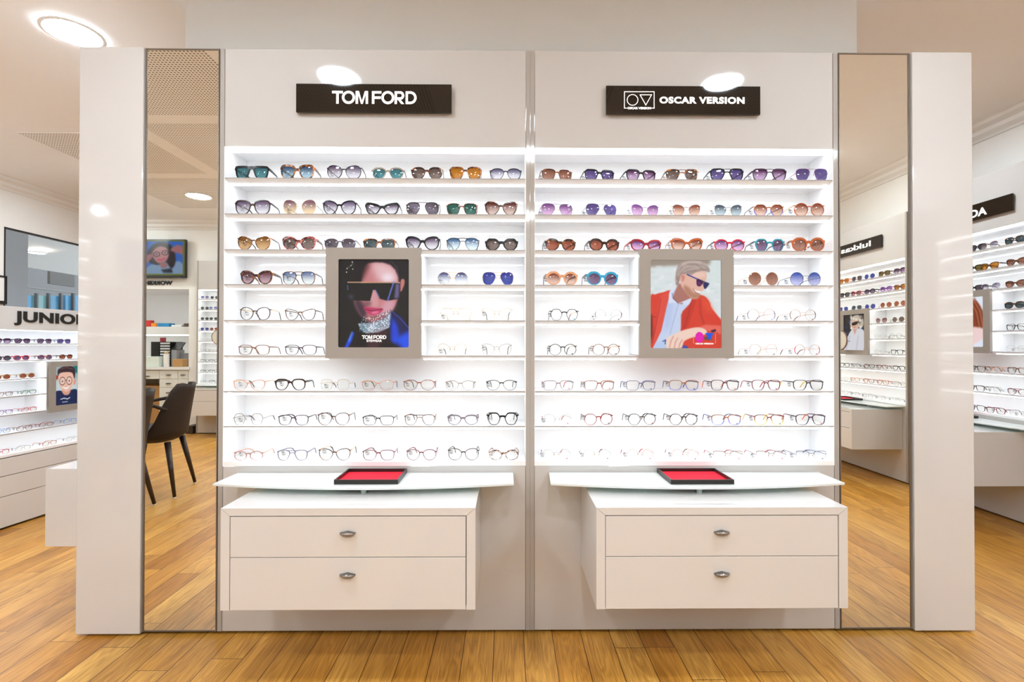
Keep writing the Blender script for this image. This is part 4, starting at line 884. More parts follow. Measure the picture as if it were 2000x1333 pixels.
# ---------------------------------------------------------------- spectacles on the two main displays
D = dict
LEFT = [
 [(457,525,24,'flattop','bk','tl',D(style='A')), (546,614,27,'wayfarer','to','bg',D(style='A')), (637,706,26,'butterfly','bk','pg',D(style='t')), (725,789,22,'panto','cr','tl',D(tk='bk')), (802,865,23,'panto','td','br',{}), (877,941,24,'square','to','am',{}), (956,1019,21,'panto','bk','lg',D(style='t'))],
 [(457,528,27,'wayfarer','db','pg',{}), (551,618,28,'butterfly','go','pp',D(style='m',tk='gm')), (629,696,27,'cat','bk','pg',D(style='a',bridge='b')), (712,780,23,'catsharp','bk','pg',D(style='A')), (792,858,24,'aviator','db','gy',D(style='t',bridge='k')), (871,933,22,'square','tr','gn',D(style='t')), (946,1011,26,'cat','td','rb',{})],
 [(462,528,26,'cat','to','ag',D(style='t')), (550,617,26,'cat','tp','br',D(style='A')), (632,695,22,'panto','gp','gy',D(style='t')), (708,773,22,'square','to','dt',{}), (791,859,27,'cat','bk','pg',D(style='A')), (871,936,24,'aviator','bk','b2',D(style='t',bridge='d')), (947,1012,23,'oct','bk','br',D(style='A'))],
 [(468,532,27,'cat','td','wp',D(style='A',tk='to')), (550,616,25,'navigator','td','ib',D(style='t',bridge='d')), (853,915,25,'round','go','ng',D(style='m',bridge='d')), (941,1004,25,'aviator','go','cb',D(style='r',bridge='d'))],
 [(467,528,25,'butterfly','db','cl',D(style='t',tk='go',tip='bk')), (555,617,22,'catsharp','td','cl',D(style='t')), (859,921,24,'aviator','go','cl',D(style='m',bridge='d')), (940,1001,24,'cat','go','cl',D(style='m',tip='bk'))],
 [(464,527,20,'square','br','cl',D(style='t')), (555,619,20,'square','pp','cl',D(style='t')), (854,912,23,'butterfly','go','cl',D(style='m',tip='bk')), (940,1000,23,'cat','bz','cl',D(style='m',tip='bk'))],
 [(454,518,21,'cat','pe','cl',D(style='t',tk='go',tip='bk')), (536,597,23,'aviator','db','cl',D(style='a',bridge='b')), (625,683,22,'square','go','cl',D(style='m',tip='bk')), (705,770,20,'wayfarer','pe','cl',D(style='t',tip='td')), (787,850,21,'panto','tr','cl',D(style='t')), (869,929,19.5,'panto','cr','cl',D(style='t',tk='to')), (949,1010,20.5,'panto','bk','cl',D(style='t'))],
 [(454,515,23,'hex','bz','cl',D(style='m',tip='bk')), (542,603,20,'square','pp','cl',D(style='t')), (619,683,24.5,'butterfly','td','cl',D(style='t')), (707,770,18.5,'rect','bk','cl',D(style='t')), (789,850,21,'navigator','td','cl',D(style='t',bridge='d')), (873,935,20.5,'panto','li','cl',{}), (950,1013,25,'hex','bk','cl',D(style='a'))],
 [(455,514,18.5,'round','pk','cl',D(style='t',tk='pe')), (540,601,20.5,'navigator','sl','cl',D(style='t',bridge='d')), (621,685,23.5,'cat','td','cl',D(style='t',tk='go',tip='bk')), (707,771,20.5,'square','bu','cl',D(style='t')), (793,853,21.5,'panto','bu','cl',D(style='t')), (874,936,23.5,'butterfly','db','cl',D(style='t')), (954,1014,20.5,'round','th','cl',{})],
]
RIGHT = [
 [(1057,1120,21,'square','to','bn',D(style='t')), (1141,1203,21,'square','bk','vb',{}), (1222,1285,21,'square','bk','vg',{}), (1300,1365,21,'navigator','to','br',D(bridge='d')), (1387,1454,23,'navigator','bk','vb',D(bridge='d')), (1470,1538,23,'navigator','pp','vg',D(bridge='d')), (1554,1618,23,'navigator','pm','vb',D(style='m',bridge='k'))],
 [(1056,1121,23,'aviator','gm','pi',D(style='m',bridge='k')), (1143,1208,23,'aviator','gm','vb',D(style='m',bridge='k')), (1232,1290,21.5,'cat','vi','pi',D(style='m',tk='go')), (1313,1369,21,'cat','br','rg',D(style='m',tk='go')), (1395,1450,21,'cat','gm','gb',D(style='m',tk='go')), (1472,1532,22,'oct','tb','rg',D(style='t',tk='gm')), (1551,1612,25,'round','am','rg',D(style='t',tk='go'))],
 [(1064,1127,24,'round','td','ob',D(style='A')), (1150,1213,24,'round','db','ob',D(style='A')), (1231,1296,23,'butterfly','rk','pi',D(style='A')), (1310,1374,25,'cat','am','rg',D(style='A',tk='th')), (1395,1456,23,'round','rd','pi',D(tk='gm')), (1474,1534,24,'hex','te','ma',D(tk='gm')), (1547,1613,27,'round','am','bn',D(style='A',tk='th'))],
 [(1066,1131,27,'round','be','rg',D(style='A',tk='td')), (1145,1211,27,'round','bl','ma',D(style='A',tk='gm')), (1461,1522,26,'round','go','bn',D(style='m')), (1543,1605,26,'round','gm','bb',D(style='m'))],
 [(1073,1132,22.5,'hex','bk','cl',D(style='t',tk='go',tip='br',sticker='te')), (1160,1218,21.5,'hex','pg','cl',D(style='m',sticker='bk',accent='br')), (1459,1516,23,'round','rg','cl',D(style='m',tip='nv',sticker='sb',accent='sl')), (1542,1595,22.5,'round','rg','cl',D(style='m',tip='br',sticker='br',accent='br'))],
 [(1071,1128,22.5,'round','bk','cl',D(style='t',tk='go',tip='bk',sticker='bk')), (1156,1213,22.5,'round','br','cl',D(style='t',tk='go',tip='br',sticker='br')), (1463,1520,22.5,'oct','rg','cl',D(style='m',tip='go',sticker='gr')), (1551,1603,22,'round','rg','cl',D(style='m',tip='bu',sticker='rd',accent='rd'))],
 [(1060,1122,19.5,'rect','ml','cl',D(style='t',tip='rd',sticker='rd')), (1140,1202,19.5,'rect','tr','cl',D(style='t',sticker='or')), (1222,1283,19.5,'rect','sl','cl',D(style='t',tip='nv',sticker='nv')), (1306,1366,20.5,'square','tb','cl',D(style='t',tk='nv',sticker='nv')), (1388,1445,21,'square','pp','cl',D(style='t',tip='or',sticker='or')), (1468,1526,21,'square','bu','cl',D(style='t',tip='rd',sticker='rd')), (1549,1610,21,'square','db','cl',D(style='t',tip='ye',sticker='ye'))],
 [(1060,1118,21.5,'oct','pg','cl',D(style='m',tip='rd',sticker='rd')), (1140,1199,22,'oct','rk','cl',D(style='t',tk='bk',sticker='bk')), (1226,1284,22,'oct','kc','cl',D(style='t',tk='bk',sticker='rd')), (1307,1364,22,'oct','db','cl',D(style='t',sticker='bk')), (1389,1449,20.5,'square','tb','cl',D(style='t',tk='nv',sticker='nv')), (1473,1533,20.5,'square','ty','cl',D(style='t',tk='bu',tip='ye',sticker='gr')), (1554,1614,21,'square','pp','cl',D(style='t',tip='or',sticker='or'))],
 [(1058,1116,21,'oct','pg','cl',D(style='m',tip='rd',sticker='rd')), (1137,1196,21,'oct','pg','cl',D(style='m',tip='bu',sticker='rd')), (1223,1279,21.5,'round','rg','cl',D(style='m',tip='rd',sticker='rd')), (1311,1366,21.5,'round','rg','cl',D(style='m',tip='br',sticker='br')), (1392,1452,18,'halfrim','br','cl',D(style='h',tip='rd',sticker='rd')), (1476,1537,18,'halfrim','bu','cl',D(style='h',tip='rd',sticker='rd')), (1554,1616,18,'halfrim','nv','cl',D(style='h',sticker='nv'))],
]
ROWN = ['top', 'second', 'third', 'fourth', 'fifth', 'sixth', 'seventh', 'eighth', 'bottom']
ORD = ['first', 'second', 'third', 'fourth', 'fifth', 'sixth', 'seventh', 'eighth']
ALL = []
def place_rows(rows, side):
    for ri, row in enumerate(rows):
        z = (SH+[ZB])[ri]+.0008
        for k, (x0, x1, h, shape, fk, lk, o) in enumerate(row):
            yf = .016; py = 674-(z-CAM_H)*520; p, q = UY(x0, py, yf), UY(x1, py, yf)
            W = q.x-p.x; H = (h+max(0, (674-py)/300*1.6))/516
            yaw = 0
            if side == 'right' and ri < 4 and x0 < 1300: yaw = math.radians(9)
            elif side == 'right' and x0 < 1300: yaw = math.radians(5)
            if yaw: yf += W/2*math.sin(yaw)*.75
            r = spectacles(shape, W, H, fk, lk, loc=((p.x+q.x)/2, yf, z), yaw=yaw, L=.118 if yaw else .126, **o)
            n = len(row)
            if n == 4: pos = ['outer left', 'left of poster', 'right of poster', 'outer right'][k]
            else: pos = 'leftmost' if k == 0 else ('rightmost' if k == n-1 else ORD[k]+' from left')
            tag(r, '%s, %s, %s display %s row' % (words(shape, fk, lk), pos, side, ROWN[ri]), 'sunglasses' if lk != 'cl' else 'glasses',
                ('sunglasses' if lk != 'cl' else 'eyeglasses')+' on the %s display' % side)
            ALL.append((r, shape, fk, lk, o.get('style', 'a'), H, W))
place_rows(LEFT, 'left'); place_rows(RIGHT, 'right')
def proto(lk=None, fk=None, shape=None):
    best = None
    for a in ALL:
        s = (3 if a[3] == lk else 0)+(2 if a[2] == fk else 0)+(1 if a[1] == shape else 0)
        if (a[3] == 'cl') != (lk == 'cl'): s -= 5
        if best is None or s > best[0]: best = (s, a)
    return best[1]
NEW = {}
def put(shape, fk, lk, loc, rz, label, group, style='a', bridge='b', scale=1, strip_tags=True):
    """a pair further away: a copy of one already built with the same look, or a new one"""
    key = (shape, fk, lk, style, bridge)
    src = NEW.get(key)
    if src is None:
        NEW[key] = r = spectacles(shape, .128, .044 if lk != 'cl' else .040, fk, lk, style=style, bridge=bridge, tagged=True)
    else: r = copy_tree(src)
    r.location = loc; r.rotation_euler = (0, 0, rz); r.scale = (scale,)*3
    tag(r, label, 'sunglasses' if lk != 'cl' else 'glasses', group); return r

# ---------------------------------------------------------------- children's display on the left
q0, q1 = UZ(0, 1038, 0), UZ(88, 1009, 0)
dj = Vector((q1.x-q0.x, q1.y-q0.y, 0)).normalized(); rj = math.atan2(dj.y, dj.x); oj = Vector((q0.x, q0.y, 0))-dj*.35; WJ = 1.75
nj = Vector((-dj.y, dj.x, 0))       # into the display
def UJ(px, py, dep=0):
    d = ray(px, py); o = oj+nj*dep; t = (o-O).dot(nj)/d.dot(nj); p = O+d*t-oj; return p.dot(dj), p.z
zj = lambda px, py: UJ(px, py)[1]
JT, JO, JB = zj(0, 597), zj(0, 644), zj(0, 891)
JS = [zj(0, y) for y in (671.6, 706, 743, 777, 813, 850)]
J = empty('display_cabinet', oj, rj, "low lit children's eyewear display with black lettering, far left", 'display cabinet', 'lit wall displays')
jx = lambda px, py=750: UJ(px, py)[0]
pj0, pj1 = jx(95), jx(95)+.36; st = .02
MB().box(0, WJ, 0, .02, JO, JT).obj('header_panel', panelmat, J, .001); MB().box(0, WJ, .02, .30, JT-.02, JT).obj('top_board', panelmat, J)
for (u, v) in ((0, st), (WJ-st, WJ)): MB().box(u, v, .0005, .289, .02, JO-.0005).box(u, v, .0205, .289, JO-.0005, JT-.0205).obj('side_frame', panelmat, J)
MB().box(st, WJ-st, DEP, DEP+.01, JB-.02, JO+.02).obj('back_panel', white_in, J); MB().box(0, WJ, .29, .30, 0.02, JT-.02).obj('rear_board', white, J)
MB().box(st, WJ-st, .0205, DEP, JO, JO+.015).obj('niche_top', white_in, J); MB().box(st, WJ-st, .001, DEP, JB-.016, JB).obj('niche_floor', white_in, J)
MB().box(st+.005, WJ-st-.005, .03, .042, JO-.003, JO-.0005).obj('light_strip', strip, J)
for i, z in enumerate(JS):
    for (u, v) in ([(st, WJ-st)] if i not in (2, 3, 4) else [(st, pj0-.012), (pj1+.012, WJ-st)]):
        so = MB().box(u, v, .001, DEP, z-.006, z).obj('shelf', shelfm, J); MB().box(u, v, .0003, .0009, z-.006, z).obj('shelf_edge', edge, so); MB().box(u, v, .002, DEP, z, z+.0005).obj('shelf_top', white_in, so)
        MB().box(u+.004, v-.004, .03, .040, z-.0085, z-.0062).obj('light_strip', strip, so)
for u in (pj0-.012, pj1+.008): MB().box(u, u+.004, .004, DEP, JS[4]+.0006, JS[1]-.014).obj('divider', white_in, J)
zd = [JB-.02, zj(0, 933), zj(0, 973), zj(0, 1034)]
for i in range(3): MB().box(.002, WJ-.002, 0, .02, zd[i+1]+.002, zd[i]-.0015).obj('drawer', panelmat, J, .0008)
MB().box(.004, WJ-.004, .015, .018, zd[3], zd[0]).obj('shadow_gap', groove, J); MB().box(.01, WJ-.01, .03, .28, 0, zd[3]+.01).obj('plinth', plinth, J)
uj = lambda px, py: UJ(px, py)
l0, l1 = uj(27, 630), uj(150, 630)
t_ = text('lettering', 'JUNIOR', (l1[0]-l0[0])*1.19, zj(35, 607.5)-zj(35, 636), black, J, l0[0], zj(35, 636), 0, .035, .006, 1.06)
pbj = poster_box("backlit poster of a boy in round glasses, in the children's display", 1, oj, rj, pj0, pj1, zj(95, 807), zj(95, 707), poster_boy(), (jx(108), jx(151), zj(108, 793), zj(108, 717)), mat_=taupe)
jrows = [[(5,'square','bk','vg'), (44,'navigator','pp','ma'), (87,'navigator','gp','ma'), (125,'square','sl','vb')], [(5,'round','gp','gy'), (42,'round','rd','ma'), (88,'round','tp','ma'), (129,'hex','td','ob')], [(4,'round','go','ob'), (53,'round','go','ob')],
         [(9,'panto','bu','cl'), (56,'panto','gr','cl')], [(9,'panto','vi','cl'), (57,'oval','rd','cl')], [(4,'oval','sb','cl'), (48,'oval','bu','cl'), (90,'panto','rk','cl'), (137,'oval','sb','cl')], [(2,'oval','rd','cl'), (45,'panto','pg','cl'), (97,'oval','am','cl'), (142,'panto','pg','cl')]]
for ri, row in enumerate(jrows):
    z = (JS+[JB])[ri]+.0008
    for k, (px, sh, fk, lk) in enumerate(row):
        x = UJ(px, 674-(z-CAM_H)*320, .02)[0]
        if ri in (2, 3, 4): x = min(x, pj0-.07)
        p = oj+dj*x+nj*.018; p.z = z
        put(sh, fk, lk, p, rj, '%s, %s from front, children\'s %s row' % (words(sh, fk, lk), ORD[k], ROWN[ri] if ri < 6 else 'bottom'), "glasses on the children's display", style='t' if lk == 'cl' else 'a', scale=.70)
# ---------------------------------------------------------------- displays along the right wall and behind the camera
RX = 3.10
ZS2, ZS4 = .968, .957
def side_display(label, yc, sgn_label, poster_fn, plabel, zs=1):
    loc = (RX, yc+.585, 0); display(label, 1.17, loc, -PI/2).scale.z = zs; k = .585
    x0, x1 = k-.179, k+.179; fn = poster_fn()
    poster_box(plabel, 1, loc, -PI/2, x0, x1, PZ0, PZ1, fn, (k-.132, k+.132, zy(679), zy(507))).scale.z = zs; return loc
p_ = UX(1935, 600, RX); yp1 = p_.y+.179
loc = side_display('lit eyewear display on the right wall beyond the right end panel', yp1, '', poster_earring, 'backlit poster of a woman with an earring, at the right picture edge')
sp = UX(1977, 395, RX-.016)
s = sign('black sign with white serif capitals on the right wall display', loc, -PI/2, .585-.292, loc[1]-sp.y, UX(1977, 411, RX-.016).z, UX(1977, 377.5, RX-.016).z)
e1 = UX(1927, 412, RX-.018); xe = loc[1]-e1.y; wl = .0
text('lettering', 'PRADA', .262, UX(1927, 403, RX-.016).z-UX(1927, 418.5, RX-.016).z, letter, s, xe-.262, UX(1927, 418.5, RX-.016).z, -.016, .03, .001, 1.0)
dq = UX(1917, 949, RX-.40)
drawer_unit('white floating drawer cabinet on the right wall, end face towards the camera', loc, -PI/2, .20, loc[1]-.985, d=.40, group='floating drawer cabinets')
glass_desk('frosted glass shelf under the right wall display', loc, -PI/2, .03, 1.16, [(.55, -.17), (1.0, -.05)])
t = tray('black tray on the glass shelf of the right wall display', -.109, .109, -.17, -.006, GZ); t.location = (RX-.03, loc[1]-.60, GZ+.0003); t.rotation_euler = (0, 0, -PI/2)
struct(B('wall_right_panel', laminate, RX+.216, XR, -5.2, loc[1]+1.2, .0, ZT-.05))
def put_right(rows, mirrored, side):
    for ri, row in enumerate(rows):
        z = (SH+[ZB])[ri]+.0008; L_ = loc2 if mirrored else loc
        if mirrored: z = (z-.0008)*ZS2+.0008
        for k, (px, sh, fk, lk) in enumerate(row):
            py = 674-(z-CAM_H)*250
            p = (MX if mirrored else UX)(px, py, RX+.02); p.x = RX+.018; p.z = z; p.y = L_[1]-min(1.17-.092, max(.092, L_[1]-p.y))
            st = 'm' if fk in ('go', 'si', 'pg', 'gm', 'rg', 'bz') else ('t' if lk == 'cl' else 'a')
            put(sh, fk, lk, p, -PI/2, '%s, %s from %s, %s %s row' % (words(sh, fk, lk), ORD[k], 'left', 'right wall' if not mirrored else 'right mirror', ROWN[ri]), 'glasses on the '+side, style=st, scale=.98)
PR = [[(1909,'square','bk','gy'), (1931,'butterfly','go','pg'), (1982,'square','td','dt')], [(1903,'square','bk','ol'), (1932,'wayfarer','td','am'), (1985,'cat','td','bn')], [(1903,'square','bk','gy'), (1935,'butterfly','si','pg'), (1983,'cat','td','bn')],
      [(1981,'oval','td','dt')], [(1985,'rect','bk','cl')], [(1985,'panto','pg','cl')], [(1907,'rect','db','cl'), (1940,'cat','pe','cl'), (1987,'rect','td','cl')], [(1905,'rect','db','cl'), (1938,'square','pg','cl'), (1987,'cat','bu','cl')], [(1906,'rect','pp','cl'), (1944,'rect','bu','cl'), (1991,'panto','pg','cl')]]
put_right(PR, False, 'right wall display')
pm = MX(1697, 600, RX); ym = pm.y-.179
loc2 = side_display('lit eyewear display behind the camera, reflected in the right mirror', ym, '', poster_white_coat, 'backlit poster of a curly-haired woman in white, seen in the right mirror', ZS2)
sp = MX(1722, 475, RX-.016)
s = sign('black sign with white lower-case lettering, reflected in the right mirror', loc2, -PI/2, loc2[1]-sp.y, .585+.292, zy(219.5), zy(164)); s.scale.z = ZS2
xl = loc2[1]-MX(1705, 480, RX).y; text('lettering', 'lukkas', .372, .050, letter, s, xl, zy(203), -.016, .02, .001, 1.0)
drawer_unit('white floating drawer cabinet behind the camera, reflected in the right mirror', loc2, -PI/2, .05, .95, d=.40, group='floating drawer cabinets')
glass_desk('frosted glass shelf behind the camera, reflected in the right mirror', loc2, -PI/2, .02, 1.1, [(.25, -.12), (.7, -.17)])
t = tray('black tray behind the camera, reflected in the right mirror', -.109, .109, -.17, -.006, GZ); t.location = (RX-.03, MX(1672, 785, RX-.1).y-.12, GZ+.0003); t.rotation_euler = (0, 0, -PI/2)
LK = [[(1649,'square','am','am'), (1674,'navigator','gm','gy'), (1699,'round','si','cb'), (1727.5,'navigator','td','ol'), (1760,'navigator','pp','vg')], [(1650,'square','bk','gy'), (1672,'butterfly','rk','wp'), (1699,'round','bk','ma'), (1731,'butterfly','vi','pi'), (1761,'wayfarer','td','am')],
      [(1648,'aviator','si','cb'), (1673.5,'aviator','gm','dt'), (1700,'round','si','cb'), (1731,'round','go','ob'), (1759.5,'round','go','ob')], [(1722,'butterfly','go','wp'), (1755,'round','go','br')], [(1719,'round','pg','cl'), (1750,'panto','gm','cl')], [(1719,'round','pg','cl'), (1752,'rect','bk','cl')],
      [(1650,'round','bk','cl'), (1672,'panto','gm','cl'), (1698,'panto','td','cl'), (1723,'panto','bu','cl'), (1756,'panto','bk','cl')], [(1648,'panto','pg','cl'), (1670,'panto','pe','cl'), (1697,'panto','tr','cl'), (1724.5,'panto','am','cl'), (1758,'panto','gm','cl')], [(1648,'rect','gm','cl'), (1669,'rect','pg','cl'), (1695,'rect','gm','cl'), (1720,'panto','pg','cl'), (1748,'rect','pg','cl')]]
put_right(LK, True, 'display seen in the right mirror')
display('lit display on the right wall near the camera, mirrored in the right end panel', 1.17, (RX, -.53, 0), -PI/2, poster=False)
display('lit display on the left near the camera, mirrored in the left end panel', 1.17, (-3.0, -1.76, 0), PI/2, poster=False)
# side unit behind the left end panel, only its cabinet shows
lx = UY(151.5, 650, 0).x+.004
loc3 = (lx, 1.24, 0)
display('lit display on the side of the centre wall, hidden behind the left end panel', 1.17, loc3, -PI/2, poster=False)
cb = UY(88, 1067, .165); W3 = abs(cb.x-lx)
drawer_unit('white floating cabinet poking out left of the left end panel', loc3, -PI/2, .28, 1.24-.165, d=W3, group='floating drawer cabinets')
# display beside the workshop, seen in the left mirror
dm = MY(383, 700, 4.13); loc4 = (dm.x+1.17, -4.13, 0)
display('lit eyewear display beside the workshop, reflected in the left mirror', 1.17, loc4, PI, poster=False).scale.z = ZS4
drawer_unit('white drawer cabinet beside the workshop, reflected in the left mirror', loc4, PI, .30, 1.11, d=.30)
glass_desk('frosted glass shelf beside the workshop, reflected in the left mirror', loc4, PI, .28, 1.16, [(.72, -.17)])
WK = [[(399.6,'panto','go','bb'), (419,'panto','go','dt')], [(398,'round','go','dt'), (416.5,'panto','go','bb')], [(396.5,'panto','go','dt'), (417,'panto','go','dt')], [(398,'panto','si','cb'), (418,'panto','go','ob')], [(396,'panto','pg','cl'), (411.6,'rect','pg','cl')], [(398,'rect','gm','cl'), (414,'panto','pg','cl')], [(398,'rect','bk','cl'), (417,'rect','bk','cl')], [(398,'rect','db','cl'), (417,'rect','bk','cl')], [(398,'rect','gm','cl'), (417,'rect','bk','cl')]]
for ri, row in enumerate(WK):
    z = (SH+[ZB])[ri]+.0008
    for k, (px, sh, fk, lk) in enumerate(row):
        p = MY(px, 674-(z-CAM_H)*160, 4.15); p.y = -4.13-.016; p.z = (z-.0008)*ZS4+.0008; p.x = loc4[0]-min(1.17-.088, loc4[0]-p.x)
        put(sh, fk, lk, p, PI, '%s, %s one, left mirror, %s row' % (words(sh, fk, lk), ['left', 'right'][k], ROWN[ri]), 'glasses beside the workshop', style='m' if fk in ('go', 'si', 'pg', 'gm') else 't', scale=.80)
# round mirrors on arms
def round_mirror(label, c, rz, r=.085):
    t = empty('round_mirror', c, rz, label, 'mirror')
    vs = MB(); n = 40
    vs.add([(r*math.cos(2*PI*i/n), y, r*math.sin(2*PI*i/n)) for y in (-.004, .004) for i in range(n)], [tuple(range(n)), tuple(range(n, 2*n))[::-1]]+[(i, (i+1) % n, n+(i+1) % n, n+i) for i in range(n)])
    vs.obj('mirror_glass', mirrorm, t); MB().sweep([(r*math.cos(2*PI*i/n), 0, r*math.sin(2*PI*i/n)) for i in range(n)], .006, 8, upv=(0, 1, 0), closed=True).obj('rim', FR['bz'][0], t)
    MB().sweep([(0, .006, 0), (0, .05, 0), (0, .085, -.01)], .006, 8).obj('arm', chrome, t); return t
c = MY(426, 659, 4.03); round_mirror('round shaving mirror on an arm, reflected at the edge of the left mirror', (c.x, -4.045, c.z), PI)
c = MX(1640, 665, RX-.1); round_mirror('round shaving mirror on an arm, reflected at the edge of the right mirror', (RX-.09, c.y, c.z), -PI/2)
# ---------------------------------------------------------------- workshop, television and chairs seen in the left mirror
def mz(px, py, Yv): return MY(px, py, Yv)
YW = -YB
a, b = mz(363, 468, YW-.06), mz(363, 543, YW-.06); tx1 = a.x; th = a.z-b.z; tw = th*1.72
tv = empty('television', (tx1-tw/2, YB+.04, b.z), PI, 'wall television showing a woman adjusting her glasses, reflected in the left mirror', 'television')
MB().box(-tw/2, tw/2, -.03, .01, 0, th).obj('casing', black, tv, .003); MB().box(-tw*.2, tw*.2, .01, .038, th*.3, th*.7).obj('wall_bracket', steel, tv)
pic = tv_picture(); pic.a = pic.a[:, ::-1]      # as it hangs, the mirror flips it back
sc = pic.obj('screen', -tw/2+.012, tw/2-.012, -.0305, .03, th-.012, tv, emit=.75, gloss=.12)
t0, t1 = mz(337, 549, YW), mz(285, 557, YW); full = (t0.x-t1.x)*8/6*1.03
lt = empty('wall_lettering', (t0.x, YB+.002, 0), PI, 'black capital lettering under the television, reflected reversed in the left mirror', 'lettering')
text('letters', 'WORKSHOP', full, t0.z-t1.z, black, lt, 0, t1.z, 0, .05, .008, 1.05)
# workshop shelf and things on it
YS = 4.75; zs = mz(330, 638.5, YS).z; zs2 = mz(330, 654, YS).z
B0 = B('wall_shelf', white, -5.6, nx1+.025, -5.24, -YS, zs2, zs); tag(B0, 'white shelf across the workshop niche, seen in the left mirror', 'shelf')
o = B('under_shelf_light', mat('soft_strip', (1, .98, .95), .5, emit=7), -5.5, nx1-.02, -YS-.10, -YS-.07, zs2-.012, zs2-.0005); tag(o, 'light strip under the workshop shelf, seen in the left mirror', 'light')
def item(name, m, px0, px1, py0, py1, Yv, dep, label, cat, zbase=None, bev=.004):
    p, q = mz(px0, py1, Yv), mz(px1, py0, Yv); zb = zbase if zbase is not None else p.z
    o = MB().box(p.x, q.x, -Yv-dep, -Yv, zb, q.z).obj(name, m, None, bev); tag(o, label, cat); return o
ys = YS+.03
item('box', mat('red_card', (.62, .03, .025), .5), 284, 293, 626, 640, ys+.03, .08, 'red carton on the workshop shelf in the left mirror', 'box', zs+.0005)
item('box', mat('orange_card', (.9, .32, .04), .5), 294.5, 304, 631.5, 640, ys-.02, .03, 'small orange box before the red carton in the left mirror', 'box', zs+.0005, .002)
item('tray', mat('blue_plastic', (.03, .25, .52), .4), 307, 330, 631.5, 639, ys, .12, 'flat blue tray on the workshop shelf in the left mirror', 'tray', zs+.0005)
item('box', white, 334, 354, 635, 640, ys, .1, 'low white box on the workshop shelf in the left mirror', 'box', zs+.0005)
item('box', mat('dark_card', (.10, .07, .06), .6), 358, 367, 632, 640, ys, .1, 'dark box at the right end of the workshop shelf in the left mirror', 'box', zs+.0005)
o = B('niche_fill_light', mat('niche_fill', (.95, .98, 1), .5, emit=16), -5.5, nx1-.05, YB-.135, YB-.105, nzt+.004, nzt+.019); tag(o, 'unseen fill light added behind the lintel of the workshop niche', 'light')  # added out of view to brighten the workshop niche
# counter
YC = YW+.0; zc1 = mz(330, 717.5, YC).z; zc0 = mz(330, 722.5, YC).z
ct = B('worktop', white, -5.6, nx1+.02, -5.24, -YC+.02, zc0, zc1); tag(ct, 'white worktop of the workshop counter, seen in the left mirror', 'worktop')
cab = empty('counter_cabinet', (nx1, -YC, 0), 0, 'white workshop drawer cabinet with cup handles, seen in the left mirror', 'cabinet')
cm = mat('pale_sage_drawer', (.80, .81, .76), .4)
xs = [mz(p, 730, YC).x-nx1 for p in (310.3, 346.5, 367)]; zz = [mz(330, y, YC).z for y in (724, 741, 757.5, 777, 797)]+[.10]
MB().box(xs[0], xs[2]-.004, -.55, -.022, .06, zc0-.002).obj('carcass', cm, cab)
for i in range(5):
    for j in range(2):
        x0_, x1_ = xs[j]+.002, xs[j+1]-.003; d = MB().box(x0_, x1_, -.0215, -.004, zz[i+1]+.002, zz[i]-.002).obj('drawer', cm, cab, .001)
        hd = handle(d, 0, 0, 0, .07); hd.rotation_euler = (0, 0, PI); hd.location = ((x0_+x1_)/2, -.004, (zz[i]+zz[i+1])/2)
xg = mz(283, 730, YC).x-.4
cab2 = empty('counter_cabinet', (nx1, -YC, 0), 0, 'open bay with one top drawer in the workshop counter, seen in the left mirror', 'cabinet')
d = MB().box(xg-nx1, xs[0]-.003, -.0215, -.004, zz[1]+.002, zz[0]-.002).obj('drawer', cm, cab2, .001); hd = handle(d, 0, 0, 0, .07); hd.rotation_euler = (0, 0, PI); hd.location = (mz(287, 735, YC).x-nx1, -.004, mz(287, 735, YC).z)
MB().box(xg-nx1, xs[0]-.003, -.55, -.53, .0, zz[1]).box(xg-nx1, xg-nx1+.02, -.53, -.004, .0, zz[1]).box(xg-nx1+.02, xs[0]-.003, -.53, -.022, .0, .02).obj('carcass', cm, cab2)
crd = mat('brown_cardboard', (.46, .25, .09), .8); zb = .0205
for i, (y0_, y1_) in enumerate(((790, 815), (771, 777), (763, 770), (755, 762))):
    z0_, z1_ = mz(295, y1_, YC).z, mz(295, y0_, YC).z
    if i == 0: z0_ = zb
    else: z0_ = zprev+.001
    o = MB().box(xg+.06, mz(306, 770, YC).x, -YC-.45, -YC-.05, z0_, max(z1_, z0_+.03)).obj('cardboard_box', crd, None, .003); zprev = max(z1_, z0_+.03)
    tag(o, ['tall cardboard box at the bottom of the open counter bay', 'flat cardboard box second from bottom in the counter bay', 'flat cardboard box third from bottom in the counter bay', 'topmost flat cardboard box in the counter bay'][i], 'box', 'cardboard boxes in the counter bay')
# things on the counter
yc = YC+.12; zt_ = zc1+.0006
org = item('drawer_organiser', black, 294, 310.5, 668, 716, yc+.1, .25, 'tall black drawer organiser on the workshop counter in the left mirror', 'organiser', zt_)
og = empty('tmp'); bpy.data.objects.remove(og)
p, q = mz(311, 716, yc), mz(331.5, 668, yc); orf = empty('drawer_organiser', ((p.x+q.x)/2, -yc-.1, zt_), 0, 'black organiser with clear drawer fronts on the workshop counter in the left mirror', 'organiser')
hw = (q.x-p.x)/2; hz = q.z-zt_; MB().box(-hw, hw, -.15, .09, 0, hz).obj('casing', black, orf)
for i in range(9): MB().box(-hw+.006, hw-.006, .09, .097, hz*(i+.25)/9.1, hz*(i+.80)/9.1).obj('drawer', mat('smoky_drawer', (.62, .64, .65), .2), orf)
item('box', mat('red_black_card', (.30, .02, .03), .5), 312, 319, 660, 668, yc+.11, .05, 'small red box on top of the black organiser in the left mirror', 'box', zt_+hz+.0008, .002)
p = mz(324.5, 716, yc-.09); bt = empty('bottle', (p.x, -yc+.09, zt_), 0, 'white bottle with gold cap on the workshop counter in the left mirror', 'bottle')
